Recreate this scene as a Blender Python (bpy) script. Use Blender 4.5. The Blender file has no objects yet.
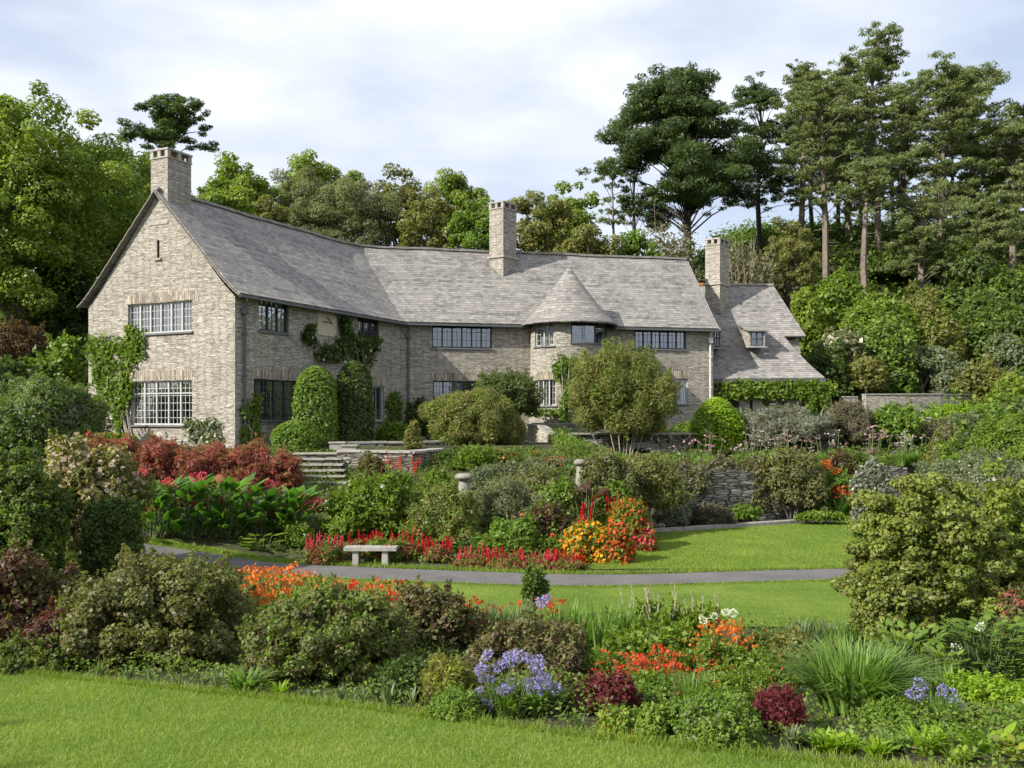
import bpy, math, random
import numpy as np
from mathutils import Vector
R = math.radians
SC = bpy.context.scene
COL = SC.collection

# ---------------------------------------------------------------- camera, sky, sun, exposure
F = 910.0; CX = 512.0; HY = 418.0           # focal length (px), principal column, horizon row
cam = bpy.data.cameras.new("camera"); co = bpy.data.objects.new("camera", cam); COL.objects.link(co)
co.location = (0, 0, 0); co.rotation_euler = (R(90), 0, 0)
cam.sensor_width = 36; cam.lens = F/1024*36; cam.shift_y = (HY-384)/1024
cam.clip_end = 3000; cam.clip_start = .1
SC.camera = co
SUN = Vector((-.76, -.44, .60)).normalized()
sun = bpy.data.lights.new("sun", 'SUN'); so = bpy.data.objects.new("sun", sun); COL.objects.link(so)
sun.energy = 4.7; sun.angle = R(.6); sun.color = (1, .95, .86)
so.rotation_euler = (-SUN).to_track_quat('-Z', 'Y').to_euler()
w = bpy.data.worlds.new("World"); SC.world = w; w.use_nodes = True
nt = w.node_tree; nt.nodes.clear()
def N(t, typ, **kw):
    n = t.nodes.new(typ)
    for k, v in kw.items():
        if k == 'inp':
            for a, b in v.items(): n.inputs[a].default_value = b
        else: setattr(n, k, v)
    return n
out = N(nt, 'ShaderNodeOutputWorld'); bg = N(nt, 'ShaderNodeBackground', inp={'Strength': .10})
sky = N(nt, 'ShaderNodeTexSky', sky_type='NISHITA', sun_disc=False, sun_elevation=math.asin(SUN.z),
        sun_rotation=math.atan2(SUN.x, SUN.y), air_density=1.0, dust_density=2.0, ozone_density=1.0)
tc = N(nt, 'ShaderNodeTexCoord'); mp = N(nt, 'ShaderNodeMapping', inp={'Scale': (1, 1, 2.6), 'Location': (.35, 0, .2)})
n1 = N(nt, 'ShaderNodeTexNoise', inp={'Scale': 1.9, 'Detail': 7, 'Roughness': .55, 'Distortion': .3})
n2 = N(nt, 'ShaderNodeTexNoise', inp={'Scale': 3.4, 'Detail': 5, 'Roughness': .5})
r1 = N(nt, 'ShaderNodeValToRGB'); r1.color_ramp.elements[0].position = .30; r1.color_ramp.elements[1].position = .58
r1.color_ramp.elements[0].color = (.58,.58,.58,1); r1.color_ramp.elements[1].color = (1,1,1,1)
r2 = N(nt, 'ShaderNodeValToRGB'); r2.color_ramp.elements[0].position = .36; r2.color_ramp.elements[1].position = .66
r2.color_ramp.elements[0].color = (4.7, 5.15, 6.2, 1); r2.color_ramp.elements[1].color = (7.4, 7.55, 8.0, 1)
mx = N(nt, 'ShaderNodeMixRGB')
L = nt.links.new
L(tc.outputs['Generated'], mp.inputs['Vector']); L(mp.outputs[0], n1.inputs['Vector']); L(mp.outputs[0], n2.inputs['Vector'])
L(n1.outputs['Fac'], r1.inputs[0]); L(n2.outputs['Fac'], r2.inputs[0]); L(r1.outputs[0], mx.inputs['Fac'])
L(sky.outputs[0], mx.inputs['Color1']); L(r2.outputs[0], mx.inputs['Color2'])
L(mx.outputs[0], bg.inputs['Color']); L(bg.outputs[0], out.inputs['Surface'])
SC.view_settings.view_transform = 'Standard'; SC.view_settings.look = 'None'
SC.view_settings.gamma = 1; SC.view_settings.exposure = 0.74
SC.cycles.use_denoising = True
SC.cycles.max_bounces = 6; SC.cycles.diffuse_bounces = 3; SC.cycles.glossy_bounces = 3
SC.cycles.transmission_bounces = 4; SC.cycles.transparent_max_bounces = 8
SC.cycles.caustics_reflective = False; SC.cycles.caustics_refractive = False

# ---------------------------------------------------------------- helpers
def tag(o, label=None, cat=None, group=None, kind=None):
    if label: o['label'] = label
    if cat: o['category'] = cat
    if group: o['group'] = group
    if kind: o['kind'] = kind
    return o
def empty(name, loc=(0, 0, 0), rz=0):
    o = bpy.data.objects.new(name, None); COL.objects.link(o); o.location = loc; o.rotation_euler = (0, 0, rz)
    o.empty_display_size = .1
    return o
def place(px, d, z):                          # a point seen in column px at depth d
    return Vector(((px-CX)/F*d, d, z))
def zat(py, d): return (HY-py)/F*d
def link(name, me, parent=None, loc=None):
    o = bpy.data.objects.new(name, me); COL.objects.link(o)
    if parent is not None: o.parent = parent
    if loc is not None: o.location = loc
    return o

class MB:                                     # collects polygons with uv in metres
    def __init__(s): s.v = []; s.f = []; s.uv = []; s.m = []
    def face(s, pts, uv=None, m=0):
        b = len(s.v); P = [Vector(p) for p in pts]; s.v += P; s.f.append(list(range(b, b+len(P)))); s.m.append(m)
        if uv is None:
            n = Vector((0, 0, 0))
            for i in range(len(P)):
                a, c = P[i], P[(i+1) % len(P)]
                n += a.cross(c)
            n = n.normalized() if n.length > 1e-9 else Vector((0, 0, 1))
            h = Vector((0, 0, 1)).cross(n)
            h = h.normalized() if h.length > .05 else Vector((1, 0, 0))
            k = n.cross(h)
            uv = [(p.dot(h), p.dot(k)) for p in P]
        s.uv += list(uv)
    def box(s, c, size, rz=0, m=0, taper=1.0):
        sx, sy, sz = size[0]/2, size[1]/2, size[2]/2; ca, sa = math.cos(rz), math.sin(rz)
        def q(x, y, z):
            t = taper if z > 0 else 1
            x *= t; y *= t
            return Vector((c[0]+x*ca-y*sa, c[1]+x*sa+y*ca, c[2]+z))
        p = [q(x, y, z) for z in (-sz, sz) for x, y in ((-sx, -sy), (sx, -sy), (sx, sy), (-sx, sy))]
        for f in ((3, 2, 1, 0), (4, 5, 6, 7), (0, 1, 5, 4), (1, 2, 6, 5), (2, 3, 7, 6), (3, 0, 4, 7)):
            s.face([p[i] for i in f], m=m)
    def obox(s, a, b, up, wid, m=0):          # bar from a to b, size up (vertical) x wid
        a, b = Vector(a), Vector(b); t = (b-a).normalized(); n = t.cross(Vector((0, 0, 1)))
        n = n.normalized() if n.length > .01 else Vector((1, 0, 0)); u = n.cross(t).normalized()
        p = [e+n*sx*wid/2+u*sz*up/2 for e in (a, b) for sx, sz in ((-1, -1), (1, -1), (1, 1), (-1, 1))]
        for f in ((3, 2, 1, 0), (4, 5, 6, 7), (0, 1, 5, 4), (1, 2, 6, 5), (2, 3, 7, 6), (3, 0, 4, 7)):
            s.face([p[i] for i in f], m=m)
    def tube(s, pts, rad, n=7, m=0, cap=True):
        pts = [Vector(p) for p in pts]; rings = []
        for i, p in enumerate(pts):
            t = (pts[min(i+1, len(pts)-1)]-pts[max(i-1, 0)]).normalized()
            a = t.cross(Vector((.13, .31, .94)) if abs(t.z) < .9 else Vector((1, .1, 0))).normalized(); b = t.cross(a)
            rings.append([p+(a*math.cos(k*2*math.pi/n)+b*math.sin(k*2*math.pi/n))*rad[i] for k in range(n)])
        ln = 0
        for i in range(len(pts)-1):
            l2 = ln+(pts[i+1]-pts[i]).length
            for k in range(n):
                k2 = (k+1) % n; c = 6.283*max(rad[0], .05)/n
                s.face([rings[i][k], rings[i][k2], rings[i+1][k2], rings[i+1][k]], [(k*c, ln), ((k+1)*c, ln), ((k+1)*c, l2), (k*c, l2)], m)
            ln = l2
        if cap: s.face(rings[0][::-1], m=m); s.face(rings[-1], m=m)
    def lathe(s, c, prof, n=20, m=0):
        for i in range(len(prof)-1):
            for k in range(n):
                a0, a1 = k*2*math.pi/n, (k+1)*2*math.pi/n
                (r0, z0), (r1, z1) = prof[i], prof[i+1]
                s.face([(c[0]+r0*math.cos(a0), c[1]+r0*math.sin(a0), c[2]+z0), (c[0]+r0*math.cos(a1), c[1]+r0*math.sin(a1), c[2]+z0),
                        (c[0]+r1*math.cos(a1), c[1]+r1*math.sin(a1), c[2]+z1), (c[0]+r1*math.cos(a0), c[1]+r1*math.sin(a0), c[2]+z1)], m=m)
    def build(s, name, mats, parent=None, weld=False, smooth=False):
        me = bpy.data.meshes.new(name)
        org = Vector((0, 0, 0))
        me.from_pydata([tuple(v) for v in s.v], [], s.f)
        ul = me.uv_layers.new(name="UVMap"); ul.data.foreach_set("uv", np.array(s.uv, dtype=np.float32).ravel())
        for mt in (mats if isinstance(mats, (list, tuple)) else [mats]): me.materials.append(mt)
        me.polygons.foreach_set("material_index", s.m)
        if weld or smooth:
            import bmesh
            bm = bmesh.new(); bm.from_mesh(me); bmesh.ops.remove_doubles(bm, verts=bm.verts, dist=.0008); bm.to_mesh(me); bm.free()
        if smooth: me.polygons.foreach_set("use_smooth", [True]*len(me.polygons))
        me.update()
        return link(name, me, parent)

# ---------------------------------------------------------------- materials
def mat(name):
    m = bpy.data.materials.new(name); m.use_nodes = True; t = m.node_tree; t.nodes.clear()
    o = N(t, 'ShaderNodeOutputMaterial'); b = N(t, 'ShaderNodeBsdfPrincipled'); t.links.new(b.outputs[0], o.inputs[0])
    b.inputs['Roughness'].default_value = .85; b.inputs['Specular IOR Level'].default_value = .3
    return m, t, b
def ramp(t, cols, pos=None):
    r = N(t, 'ShaderNodeValToRGB'); e = r.color_ramp.elements
    while len(e) < len(cols): e.new(.5)
    for i, c in enumerate(cols):
        e[i].position = pos[i] if pos else i/(len(cols)-1); e[i].color = (*c[:3], 1)
    return r
def plain(name, c, rough=.7, spec=.3, var=.15, scale=6, bump=0, metal=0):
    m, t, b = mat(name)
    tcn = N(t, 'ShaderNodeTexCoord'); n = N(t, 'ShaderNodeTexNoise', inp={'Scale': scale, 'Detail': 6, 'Roughness': .65})
    t.links.new(tcn.outputs['Object'], n.inputs['Vector'])
    r = ramp(t, [tuple(x*(1-var) for x in c), tuple(x*(1+var) for x in c)], [.3, .7]); t.links.new(n.outputs['Fac'], r.inputs[0])
    t.links.new(r.outputs[0], b.inputs['Base Color']); b.inputs['Roughness'].default_value = rough
    b.inputs['Specular IOR Level'].default_value = spec; b.inputs['Metallic'].default_value = metal
    if bump:
        bp = N(t, 'ShaderNodeBump', inp={'Strength': bump, 'Distance': .02}); t.links.new(n.outputs['Fac'], bp.inputs['Height']); t.links.new(bp.outputs[0], b.inputs['Normal'])
    return m
def masonry(name, bw, bh, cols, mortar, msize=.012, vv_=(.68, 1.32), bump=.8, bdist=.03, stain=(.75, 1.1), rot=False, wob=.03, lichen=None, rough=.9, squash=.35):
    """courses of irregular flat stones (or slates) laid along uv, in metres"""
    m, t, b = mat(name); LN = t.links.new
    uv = N(t, 'ShaderNodeUVMap'); vec = uv.outputs[0]
    if rot:
        sp = N(t, 'ShaderNodeSeparateXYZ'); cb = N(t, 'ShaderNodeCombineXYZ'); LN(vec, sp.inputs[0]); LN(sp.outputs[1], cb.inputs[0]); LN(sp.outputs[0], cb.inputs[1]); vec = cb.outputs[0]
    nw = N(t, 'ShaderNodeTexNoise', inp={'Scale': 1.7, 'Detail': 3}); LN(vec, nw.inputs['Vector'])
    sub = N(t, 'ShaderNodeVectorMath', operation='SUBTRACT', inp={1: (.5, .5, .5)}); LN(nw.outputs['Color'], sub.inputs[0])
    scl = N(t, 'ShaderNodeVectorMath', operation='SCALE', inp={'Scale': wob*2}); LN(sub.outputs[0], scl.inputs[0])
    add = N(t, 'ShaderNodeVectorMath', operation='ADD'); LN(vec, add.inputs[0]); LN(scl.outputs[0], add.inputs[1])
    bk = N(t, 'ShaderNodeTexBrick', offset=.43, offset_frequency=2, squash=1+squash, squash_frequency=3,
           inp={'Scale': 1.0, 'Mortar Size': msize, 'Mortar Smooth': .3, 'Bias': 0.0, 'Brick Width': bw, 'Row Height': bh,
                'Color1': (0, 0, 0, 1), 'Color2': (1, 1, 1, 1), 'Mortar': (.5, .5, .5, 1)}); LN(add.outputs[0], bk.inputs['Vector'])
    cr = ramp(t, cols); LN(bk.outputs['Color'], cr.inputs[0])
    # finer per-stone streaks, stretched along the courses
    mpn = N(t, 'ShaderNodeMapping', inp={'Scale': (1/bw*1.1, 1/bh*1.2, 1)}); LN(add.outputs[0], mpn.inputs[0])
    vo = N(t, 'ShaderNodeTexVoronoi', inp={'Scale': 1.0, 'Randomness': 1.0}); LN(mpn.outputs[0], vo.inputs['Vector'])
    bw_ = N(t, 'ShaderNodeRGBToBW'); LN(vo.outputs['Color'], bw_.inputs[0])
    mr = N(t, 'ShaderNodeMapRange', inp={1: .2, 2: .8, 3: vv_[0], 4: vv_[1]}); LN(bw_.outputs[0], mr.inputs[0])
    mu = N(t, 'ShaderNodeVectorMath', operation='SCALE'); LN(cr.outputs[0], mu.inputs[0]); LN(mr.outputs[0], mu.inputs['Scale'])
    nb = N(t, 'ShaderNodeTexNoise', inp={'Scale': .55, 'Detail': 6, 'Roughness': .62}); LN(uv.outputs[0], nb.inputs['Vector'])
    ms = N(t, 'ShaderNodeMapRange', inp={1: .3, 2: .7, 3: stain[0], 4: stain[1]}); LN(nb.outputs['Fac'], ms.inputs[0])
    mu2 = N(t, 'ShaderNodeVectorMath', operation='SCALE'); LN(mu.outputs[0], mu2.inputs[0]); LN(ms.outputs[0], mu2.inputs['Scale'])
    last = mu2.outputs[0]
    if lichen:
        nl = N(t, 'ShaderNodeTexNoise', inp={'Scale': 5.0, 'Detail': 8, 'Roughness': .75}); LN(uv.outputs[0], nl.inputs['Vector'])
        rl = N(t, 'ShaderNodeMapRange', inp={1: lichen[1], 2: lichen[1]+.1, 3: 0, 4: lichen[2]}); LN(nl.outputs['Fac'], rl.inputs[0])
        ml = N(t, 'ShaderNodeMixRGB', inp={'Color2': (*lichen[0], 1)}); LN(rl.outputs[0], ml.inputs['Fac']); LN(last, ml.inputs['Color1']); last = ml.outputs[0]
    mm = N(t, 'ShaderNodeMixRGB', inp={'Color2': (*mortar, 1)}); LN(bk.outputs['Fac'], mm.inputs['Fac']); LN(last, mm.inputs['Color1'])
    LN(mm.outputs[0], b.inputs['Base Color']); b.inputs['Roughness'].default_value = rough
    nf = N(t, 'ShaderNodeTexNoise', inp={'Scale': 22, 'Detail': 4}); LN(uv.outputs[0], nf.inputs['Vector'])
    h1 = N(t, 'ShaderNodeMath', operation='MULTIPLY_ADD', inp={1: -1.0}); LN(bk.outputs['Fac'], h1.inputs[0]); LN(bw_.outputs[0], h1.inputs[2])
    h2 = N(t, 'ShaderNodeMath', operation='MULTIPLY_ADD', inp={1: .5}); LN(nf.outputs['Fac'], h2.inputs[0]); LN(h1.outputs[0], h2.inputs[2])
    bp = N(t, 'ShaderNodeBump', inp={'Strength': bump, 'Distance': bdist}); LN(h2.outputs[0], bp.inputs['Height']); LN(bp.outputs[0], b.inputs['Normal'])
    return m
def rubble(name, bw, bh, cols, mortar, edge=.07, bump=.8, bdist=.03, wob=.05, stain=(.85, 1.1), streak=.5):
    """random rubble: flat stones of uneven length and height, roughly coursed (uv in metres)"""
    m, t, b = mat(name); LN = t.links.new; uv = N(t, 'ShaderNodeUVMap')
    nw = N(t, 'ShaderNodeTexNoise', inp={'Scale': 1.3, 'Detail': 4}); LN(uv.outputs[0], nw.inputs['Vector'])
    sub = N(t, 'ShaderNodeVectorMath', operation='SUBTRACT', inp={1: (.5, .5, .5)}); LN(nw.outputs['Color'], sub.inputs[0])
    scl = N(t, 'ShaderNodeVectorMath', operation='SCALE', inp={'Scale': wob*2}); LN(sub.outputs[0], scl.inputs[0])
    add = N(t, 'ShaderNodeVectorMath', operation='ADD'); LN(uv.outputs[0], add.inputs[0]); LN(scl.outputs[0], add.inputs[1])
    hs = []
    mp_ = N(t, 'ShaderNodeMapping', inp={'Scale': (1/bw, 1/bh, 1)}); LN(add.outputs[0], mp_.inputs[0])
    v1 = N(t, 'ShaderNodeTexVoronoi', voronoi_dimensions='2D', inp={'Scale': 1.0, 'Randomness': .85}); LN(mp_.outputs[0], v1.inputs['Vector'])
    v2 = N(t, 'ShaderNodeTexVoronoi', voronoi_dimensions='2D', feature='DISTANCE_TO_EDGE', inp={'Scale': 1.0, 'Randomness': .85}); LN(mp_.outputs[0], v2.inputs['Vector'])
    sp = N(t, 'ShaderNodeSeparateColor'); LN(v1.outputs['Color'], sp.inputs[0])
    cr = ramp(t, cols); LN(sp.outputs[0], cr.inputs[0])
    nb = N(t, 'ShaderNodeTexNoise', inp={'Scale': .5, 'Detail': 7, 'Roughness': .6}); LN(uv.outputs[0], nb.inputs['Vector'])
    ms = N(t, 'ShaderNodeMapRange', inp={1: .3, 2: .7, 3: stain[0], 4: stain[1]}); LN(nb.outputs['Fac'], ms.inputs[0])
    nf = N(t, 'ShaderNodeTexNoise', inp={'Scale': 16, 'Detail': 5, 'Roughness': .7}); LN(uv.outputs[0], nf.inputs['Vector'])
    mf = N(t, 'ShaderNodeMapRange', inp={1: .3, 2: .7, 3: 1-streak*.35, 4: 1+streak*.35}); LN(nf.outputs['Fac'], mf.inputs[0])
    mlt = N(t, 'ShaderNodeMath', operation='MULTIPLY'); LN(ms.outputs[0], mlt.inputs[0]); LN(mf.outputs[0], mlt.inputs[1])
    sc_ = N(t, 'ShaderNodeVectorMath', operation='SCALE'); LN(cr.outputs[0], sc_.inputs[0]); LN(mlt.outputs[0], sc_.inputs['Scale'])
    e = N(t, 'ShaderNodeMapRange', inp={1: edge*.4, 2: edge*1.3, 3: 1, 4: 0}); LN(v2.outputs['Distance'], e.inputs[0])
    mb_ = N(t, 'ShaderNodeMapping', inp={'Scale': (2.6, 1/bh*.9, 1)}); LN(add.outputs[0], mb_.inputs[0])          # bedding joints along the courses
    nbd = N(t, 'ShaderNodeTexNoise', inp={'Scale': 1.0, 'Detail': 3, 'Roughness': .5}); LN(mb_.outputs[0], nbd.inputs['Vector'])
    bd_ = N(t, 'ShaderNodeMapRange', inp={1: .36, 2: .46, 3: .85, 4: 0}); LN(nbd.outputs['Fac'], bd_.inputs[0])
    mbd = N(t, 'ShaderNodeMixRGB', inp={'Color2': (*[c*.8 for c in mortar], 1)}); LN(bd_.outputs[0], mbd.inputs['Fac']); LN(sc_.outputs[0], mbd.inputs['Color1'])
    mm = N(t, 'ShaderNodeMixRGB', inp={'Color2': (*mortar, 1)}); LN(e.outputs[0], mm.inputs['Fac']); LN(mbd.outputs[0], mm.inputs['Color1'])
    LN(mm.outputs[0], b.inputs['Base Color']); b.inputs['Roughness'].default_value = .92
    h = N(t, 'ShaderNodeMath', operation='MULTIPLY_ADD', inp={1: -1.0}); LN(e.outputs[0], h.inputs[0]); LN(sp.outputs[1], h.inputs[2])
    h2 = N(t, 'ShaderNodeMath', operation='MULTIPLY_ADD', inp={1: .4}); LN(nf.outputs['Fac'], h2.inputs[0]); LN(h.outputs[0], h2.inputs[2])
    bp = N(t, 'ShaderNodeBump', inp={'Strength': bump, 'Distance': bdist}); LN(h2.outputs[0], bp.inputs['Height']); LN(bp.outputs[0], b.inputs['Normal'])
    return m
STONE = rubble('rubble_stone', .34, .05, [(.25, .225, .185), (.345, .315, .262), (.41, .38, .322), (.37, .335, .277), (.50, .47, .405)], (.21, .19, .157), edge=.05)
SOLDIER = masonry('lintel_stone', .5, .10, [(.24, .20, .155), (.36, .31, .245), (.46, .40, .32)], (.13, .11, .09), msize=.010, rot=True, wob=.01)
def slates(name):
    """diminishing courses of hand-cut slates: each slate its own tone, laid along uv in metres"""
    m, t, b = mat(name); LN = t.links.new; uv = N(t, 'ShaderNodeUVMap')
    nw = N(t, 'ShaderNodeTexNoise', inp={'Scale': 2.2, 'Detail': 3}); LN(uv.outputs[0], nw.inputs['Vector'])
    sub = N(t, 'ShaderNodeVectorMath', operation='SUBTRACT', inp={1: (.5, .5, .5)}); LN(nw.outputs['Color'], sub.inputs[0])
    scl = N(t, 'ShaderNodeVectorMath', operation='SCALE', inp={'Scale': .07}); LN(sub.outputs[0], scl.inputs[0])
    add = N(t, 'ShaderNodeVectorMath', operation='ADD'); LN(uv.outputs[0], add.inputs[0]); LN(scl.outputs[0], add.inputs[1])
    sp = N(t, 'ShaderNodeSeparateXYZ'); LN(add.outputs[0], sp.inputs[0])
    def M(op, a, b_=None, c=None):
        n = N(t, 'ShaderNodeMath', operation=op)
        for k, v in enumerate((a, b_, c)):
            if v is None: continue
            if isinstance(v, (int, float)): n.inputs[k].default_value = v
            else: LN(v, n.inputs[k])
        return n.outputs[0]
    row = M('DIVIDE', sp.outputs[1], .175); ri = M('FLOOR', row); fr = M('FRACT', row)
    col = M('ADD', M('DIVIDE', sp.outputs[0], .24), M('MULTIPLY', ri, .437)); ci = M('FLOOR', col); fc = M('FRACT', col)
    cb = N(t, 'ShaderNodeCombineXYZ'); LN(ci, cb.inputs[0]); LN(ri, cb.inputs[1])
    wn = N(t, 'ShaderNodeTexWhiteNoise', noise_dimensions='2D'); LN(cb.outputs[0], wn.inputs['Vector'])
    wr = N(t, 'ShaderNodeTexWhiteNoise', noise_dimensions='1D'); LN(ri, wr.inputs['W'])
    nb = N(t, 'ShaderNodeTexNoise', inp={'Scale': .8, 'Detail': 7, 'Roughness': .65}); LN(uv.outputs[0], nb.inputs['Vector'])
    ms_ = N(t, 'ShaderNodeMapping', inp={'Scale': (1.1, 5.5, 1)}); LN(uv.outputs[0], ms_.inputs[0]); ns_ = N(t, 'ShaderNodeTexNoise', inp={'Scale': 1.6, 'Detail': 6, 'Roughness': .7}); LN(ms_.outputs[0], ns_.inputs['Vector'])
    f1 = M('MULTIPLY_ADD', ns_.outputs['Fac'], .9, M('MULTIPLY_ADD', wn.outputs['Value'], .42, M('MULTIPLY_ADD', nb.outputs['Fac'], .9, M('MULTIPLY_ADD', wr.outputs['Value'], .25, -.78))))
    cr = ramp(t, [(.10, .096, .092), (.185, .175, .163), (.245, .23, .21), (.35, .33, .29)], [.08, .36, .62, .95]); LN(f1, cr.inputs[0])
    nl = N(t, 'ShaderNodeTexNoise', inp={'Scale': 7.0, 'Detail': 8, 'Roughness': .75}); LN(uv.outputs[0], nl.inputs['Vector'])
    rl = N(t, 'ShaderNodeMapRange', inp={1: .52, 2: .66, 3: 0, 4: .65}); LN(nl.outputs['Fac'], rl.inputs[0])
    ml = N(t, 'ShaderNodeMixRGB', inp={'Color2': (.36, .345, .28, 1)}); LN(rl.outputs[0], ml.inputs['Fac']); LN(cr.outputs[0], ml.inputs['Color1'])
    gap = M('MAXIMUM', M('LESS_THAN', fr, .13), M('MULTIPLY', M('LESS_THAN', fc, .05), .6))  # shadow line along each course's lower edge, painted in, plus fainter side joints
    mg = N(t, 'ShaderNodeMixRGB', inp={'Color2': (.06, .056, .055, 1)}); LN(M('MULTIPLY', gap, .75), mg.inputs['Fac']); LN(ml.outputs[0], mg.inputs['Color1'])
    LN(mg.outputs[0], b.inputs['Base Color']); b.inputs['Roughness'].default_value = .72
    h = M('MULTIPLY_ADD', M('SUBTRACT', 1, fr), .8, M('MULTIPLY', wn.outputs['Value'], .5))
    bp = N(t, 'ShaderNodeBump', inp={'Strength': .8, 'Distance': .03}); LN(h, bp.inputs['Height']); LN(bp.outputs[0], b.inputs['Normal'])
    return m
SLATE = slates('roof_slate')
DRYST = rubble('dry_stone', .50, .085, [(.12, .11, .09), (.20, .185, .155), (.27, .255, .22), (.36, .345, .30)], (.045, .042, .035), edge=.08, bump=1, bdist=.06, wob=.08)
COPE = plain('coping_stone', (.30, .285, .25), var=.3, scale=5, bump=.4)
PALE = plain('pale_render', (.44, .385, .285), var=.15)
LEAD = plain('lead', (.30, .32, .36), rough=.6)
DARKW = plain('dark_window_frame', (.045, .05, .055), rough=.5)
PALEW = plain('pale_window_frame', (.42, .42, .40), rough=.6)
IRON = plain('downpipe_paint', (.10, .105, .11), rough=.5)
WHITEP = plain('white_pipe_paint', (.55, .54, .50), rough=.5)
OAK = plain('weathered_wood', (.36, .31, .24), rough=.8, var=.3, scale=9)
CURT = plain('curtain_cloth', (.75, .72, .66), rough=.9, var=.05)
GAP = plain('dark_interior', (.02, .018, .015))
TERRAC = plain('terracotta', (.42, .17, .08), var=.2)
def glassmat():
    m, t, b = mat('window_glass')
    g = N(t, 'ShaderNodeBsdfGlossy', inp={'Color': (.9, .95, 1, 1), 'Roughness': .02}); tr = N(t, 'ShaderNodeBsdfTransparent', inp={'Color': (.75, .8, .8, 1)})
    fr = N(t, 'ShaderNodeLayerWeight', inp={'Blend': .3}); mxs = N(t, 'ShaderNodeMixShader'); o = [n for n in t.nodes if n.type == 'OUTPUT_MATERIAL'][0]
    tcn = N(t, 'ShaderNodeTexCoord'); nn = N(t, 'ShaderNodeTexNoise', inp={'Scale': 5, 'Detail': 2}); t.links.new(tcn.outputs['Object'], nn.inputs['Vector'])
    bp = N(t, 'ShaderNodeBump', inp={'Strength': .25, 'Distance': .02}); t.links.new(nn.outputs['Fac'], bp.inputs['Height']); t.links.new(bp.outputs[0], g.inputs['Normal'])
    ad = N(t, 'ShaderNodeMath', operation='MULTIPLY_ADD', inp={1: .6, 2: .22}); t.links.new(fr.outputs['Facing'], ad.inputs[0])
    t.links.new(ad.outputs[0], mxs.inputs[0]); t.links.new(tr.outputs[0], mxs.inputs[1]); t.links.new(g.outputs[0], mxs.inputs[2]); t.links.new(mxs.outputs[0], o.inputs[0])
    t.nodes.remove(b)
    return m
GLASS = glassmat()

def groundmat(name, cols, scale, fine, bump=.5, patch=None, rough=.95):
    m, t, b = mat(name); LN = t.links.new
    tcn = N(t, 'ShaderNodeTexCoord')
    a = N(t, 'ShaderNodeTexNoise', inp={'Scale': scale, 'Detail': 8, 'Roughness': .65}); LN(tcn.outputs['Object'], a.inputs['Vector'])
    f = N(t, 'ShaderNodeTexNoise', inp={'Scale': fine, 'Detail': 4, 'Roughness': .7}); LN(tcn.outputs['Object'], f.inputs['Vector'])
    ma = N(t, 'ShaderNodeMath', operation='MULTIPLY_ADD', inp={1: .55}); LN(f.outputs['Fac'], ma.inputs[0])
    mb = N(t, 'ShaderNodeMath', operation='MULTIPLY', inp={1: .45}); LN(a.outputs['Fac'], mb.inputs[0]); LN(mb.outputs[0], ma.inputs[2])
    r = ramp(t, cols, [.36+.28*i/(len(cols)-1) for i in range(len(cols))]); LN(ma.outputs[0], r.inputs[0]); LN(r.outputs[0], b.inputs['Base Color'])
    b.inputs['Roughness'].default_value = rough; b.inputs['Specular IOR Level'].default_value = .15
    bp = N(t, 'ShaderNodeBump', inp={'Strength': bump, 'Distance': .04}); LN(f.outputs['Fac'], bp.inputs['Height']); LN(bp.outputs[0], b.inputs['Normal'])
    return m
SOIL = groundmat('planted_soil', [(.035, .028, .018), (.06, .05, .03), (.05, .065, .025), (.10, .085, .055)], 1.2, 9, .8)
GRASSM = groundmat('mown_grass', [(.06, .115, .016), (.09, .155, .02), (.145, .205, .03), (.19, .24, .05)], .55, 34, .7)
PATHM = groundmat('path_tarmac', [(.085, .08, .078), (.125, .12, .118), (.17, .163, .158)], 1.0, 30, .4)

# ---------------------------------------------------------------- ground
def prof(keys, sm=1.0):
    ys = np.arange(-20, 400, .1); z = np.interp(ys, [k[0] for k in keys], [k[1] for k in keys])
    k = int(sm/.1); ker = np.ones(k)/k; zp = np.pad(z, k, mode='edge'); z = np.convolve(zp, ker, 'same')[k:-k]
    return ys, z
LP = prof([(-20, -1.6), (0, -1.6), (11.5, -3.2), (16, -3.55), (22, -3.6), (26, -2.6), (30, -1.5), (32, -1.02), (54, -1.0), (66, 3.5), (90, 12), (130, 17), (400, 17)], 1.6)
RP = prof([(-20, -1.6), (0, -1.6), (11.5, -3.2), (16, -3.52), (20, -3.6), (34, -3.45), (400, -3.45)], 1.6)
RU = prof([(-20, -1.8), (36.6, -1.78), (38.2, -1.0), (54, -1.0), (66, 3.5), (90, 12), (130, 17), (400, 17)], .8)
def sstep(a, b, x):
    t = np.clip((x-a)/(b-a), 0, 1); return t*t*(3-2*t)
def wall_line(x): return np.clip(29.0+(x-3.5)*.42, 28.0, 33.5)
def T(x, y):
    x = np.asarray(x, float); y = np.asarray(y, float)
    l = np.interp(y, *LP)
    jy = wall_line(x)
    r = np.where(y < jy, np.interp(y, *RP), 0)
    up = np.interp(y, *RU)+sstep(16, 26, x)*sstep(36, 46, y)*.9
    up = up-.6*sstep(1.2, 2.4, x)*(1-sstep(7.6, 9.5, x))*sstep(33, 36, y)*(1-sstep(36.9, 37.3, y))
    j = sstep(0, .35, y-jy-.1)
    r = np.interp(y, *RP)*(1-j)+up*j
    wgt = sstep(1.2, 3.6, x-(y-22)*.05)
    z = l*(1-wgt)+r*wgt
    z = z+np.clip(-6-x, 0, 12)*.125*sstep(14, 20, y)*(1-sstep(26, 31, y))
    # the wooded bank on the right
    bank = sstep(15.5, 21, x)*np.clip(y-49.5, 0, 24)*.36
    z = z+bank*(1-sstep(60, 110, y)*.6)
    return z
def gz(x, y): return float(T(x, y))
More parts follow.
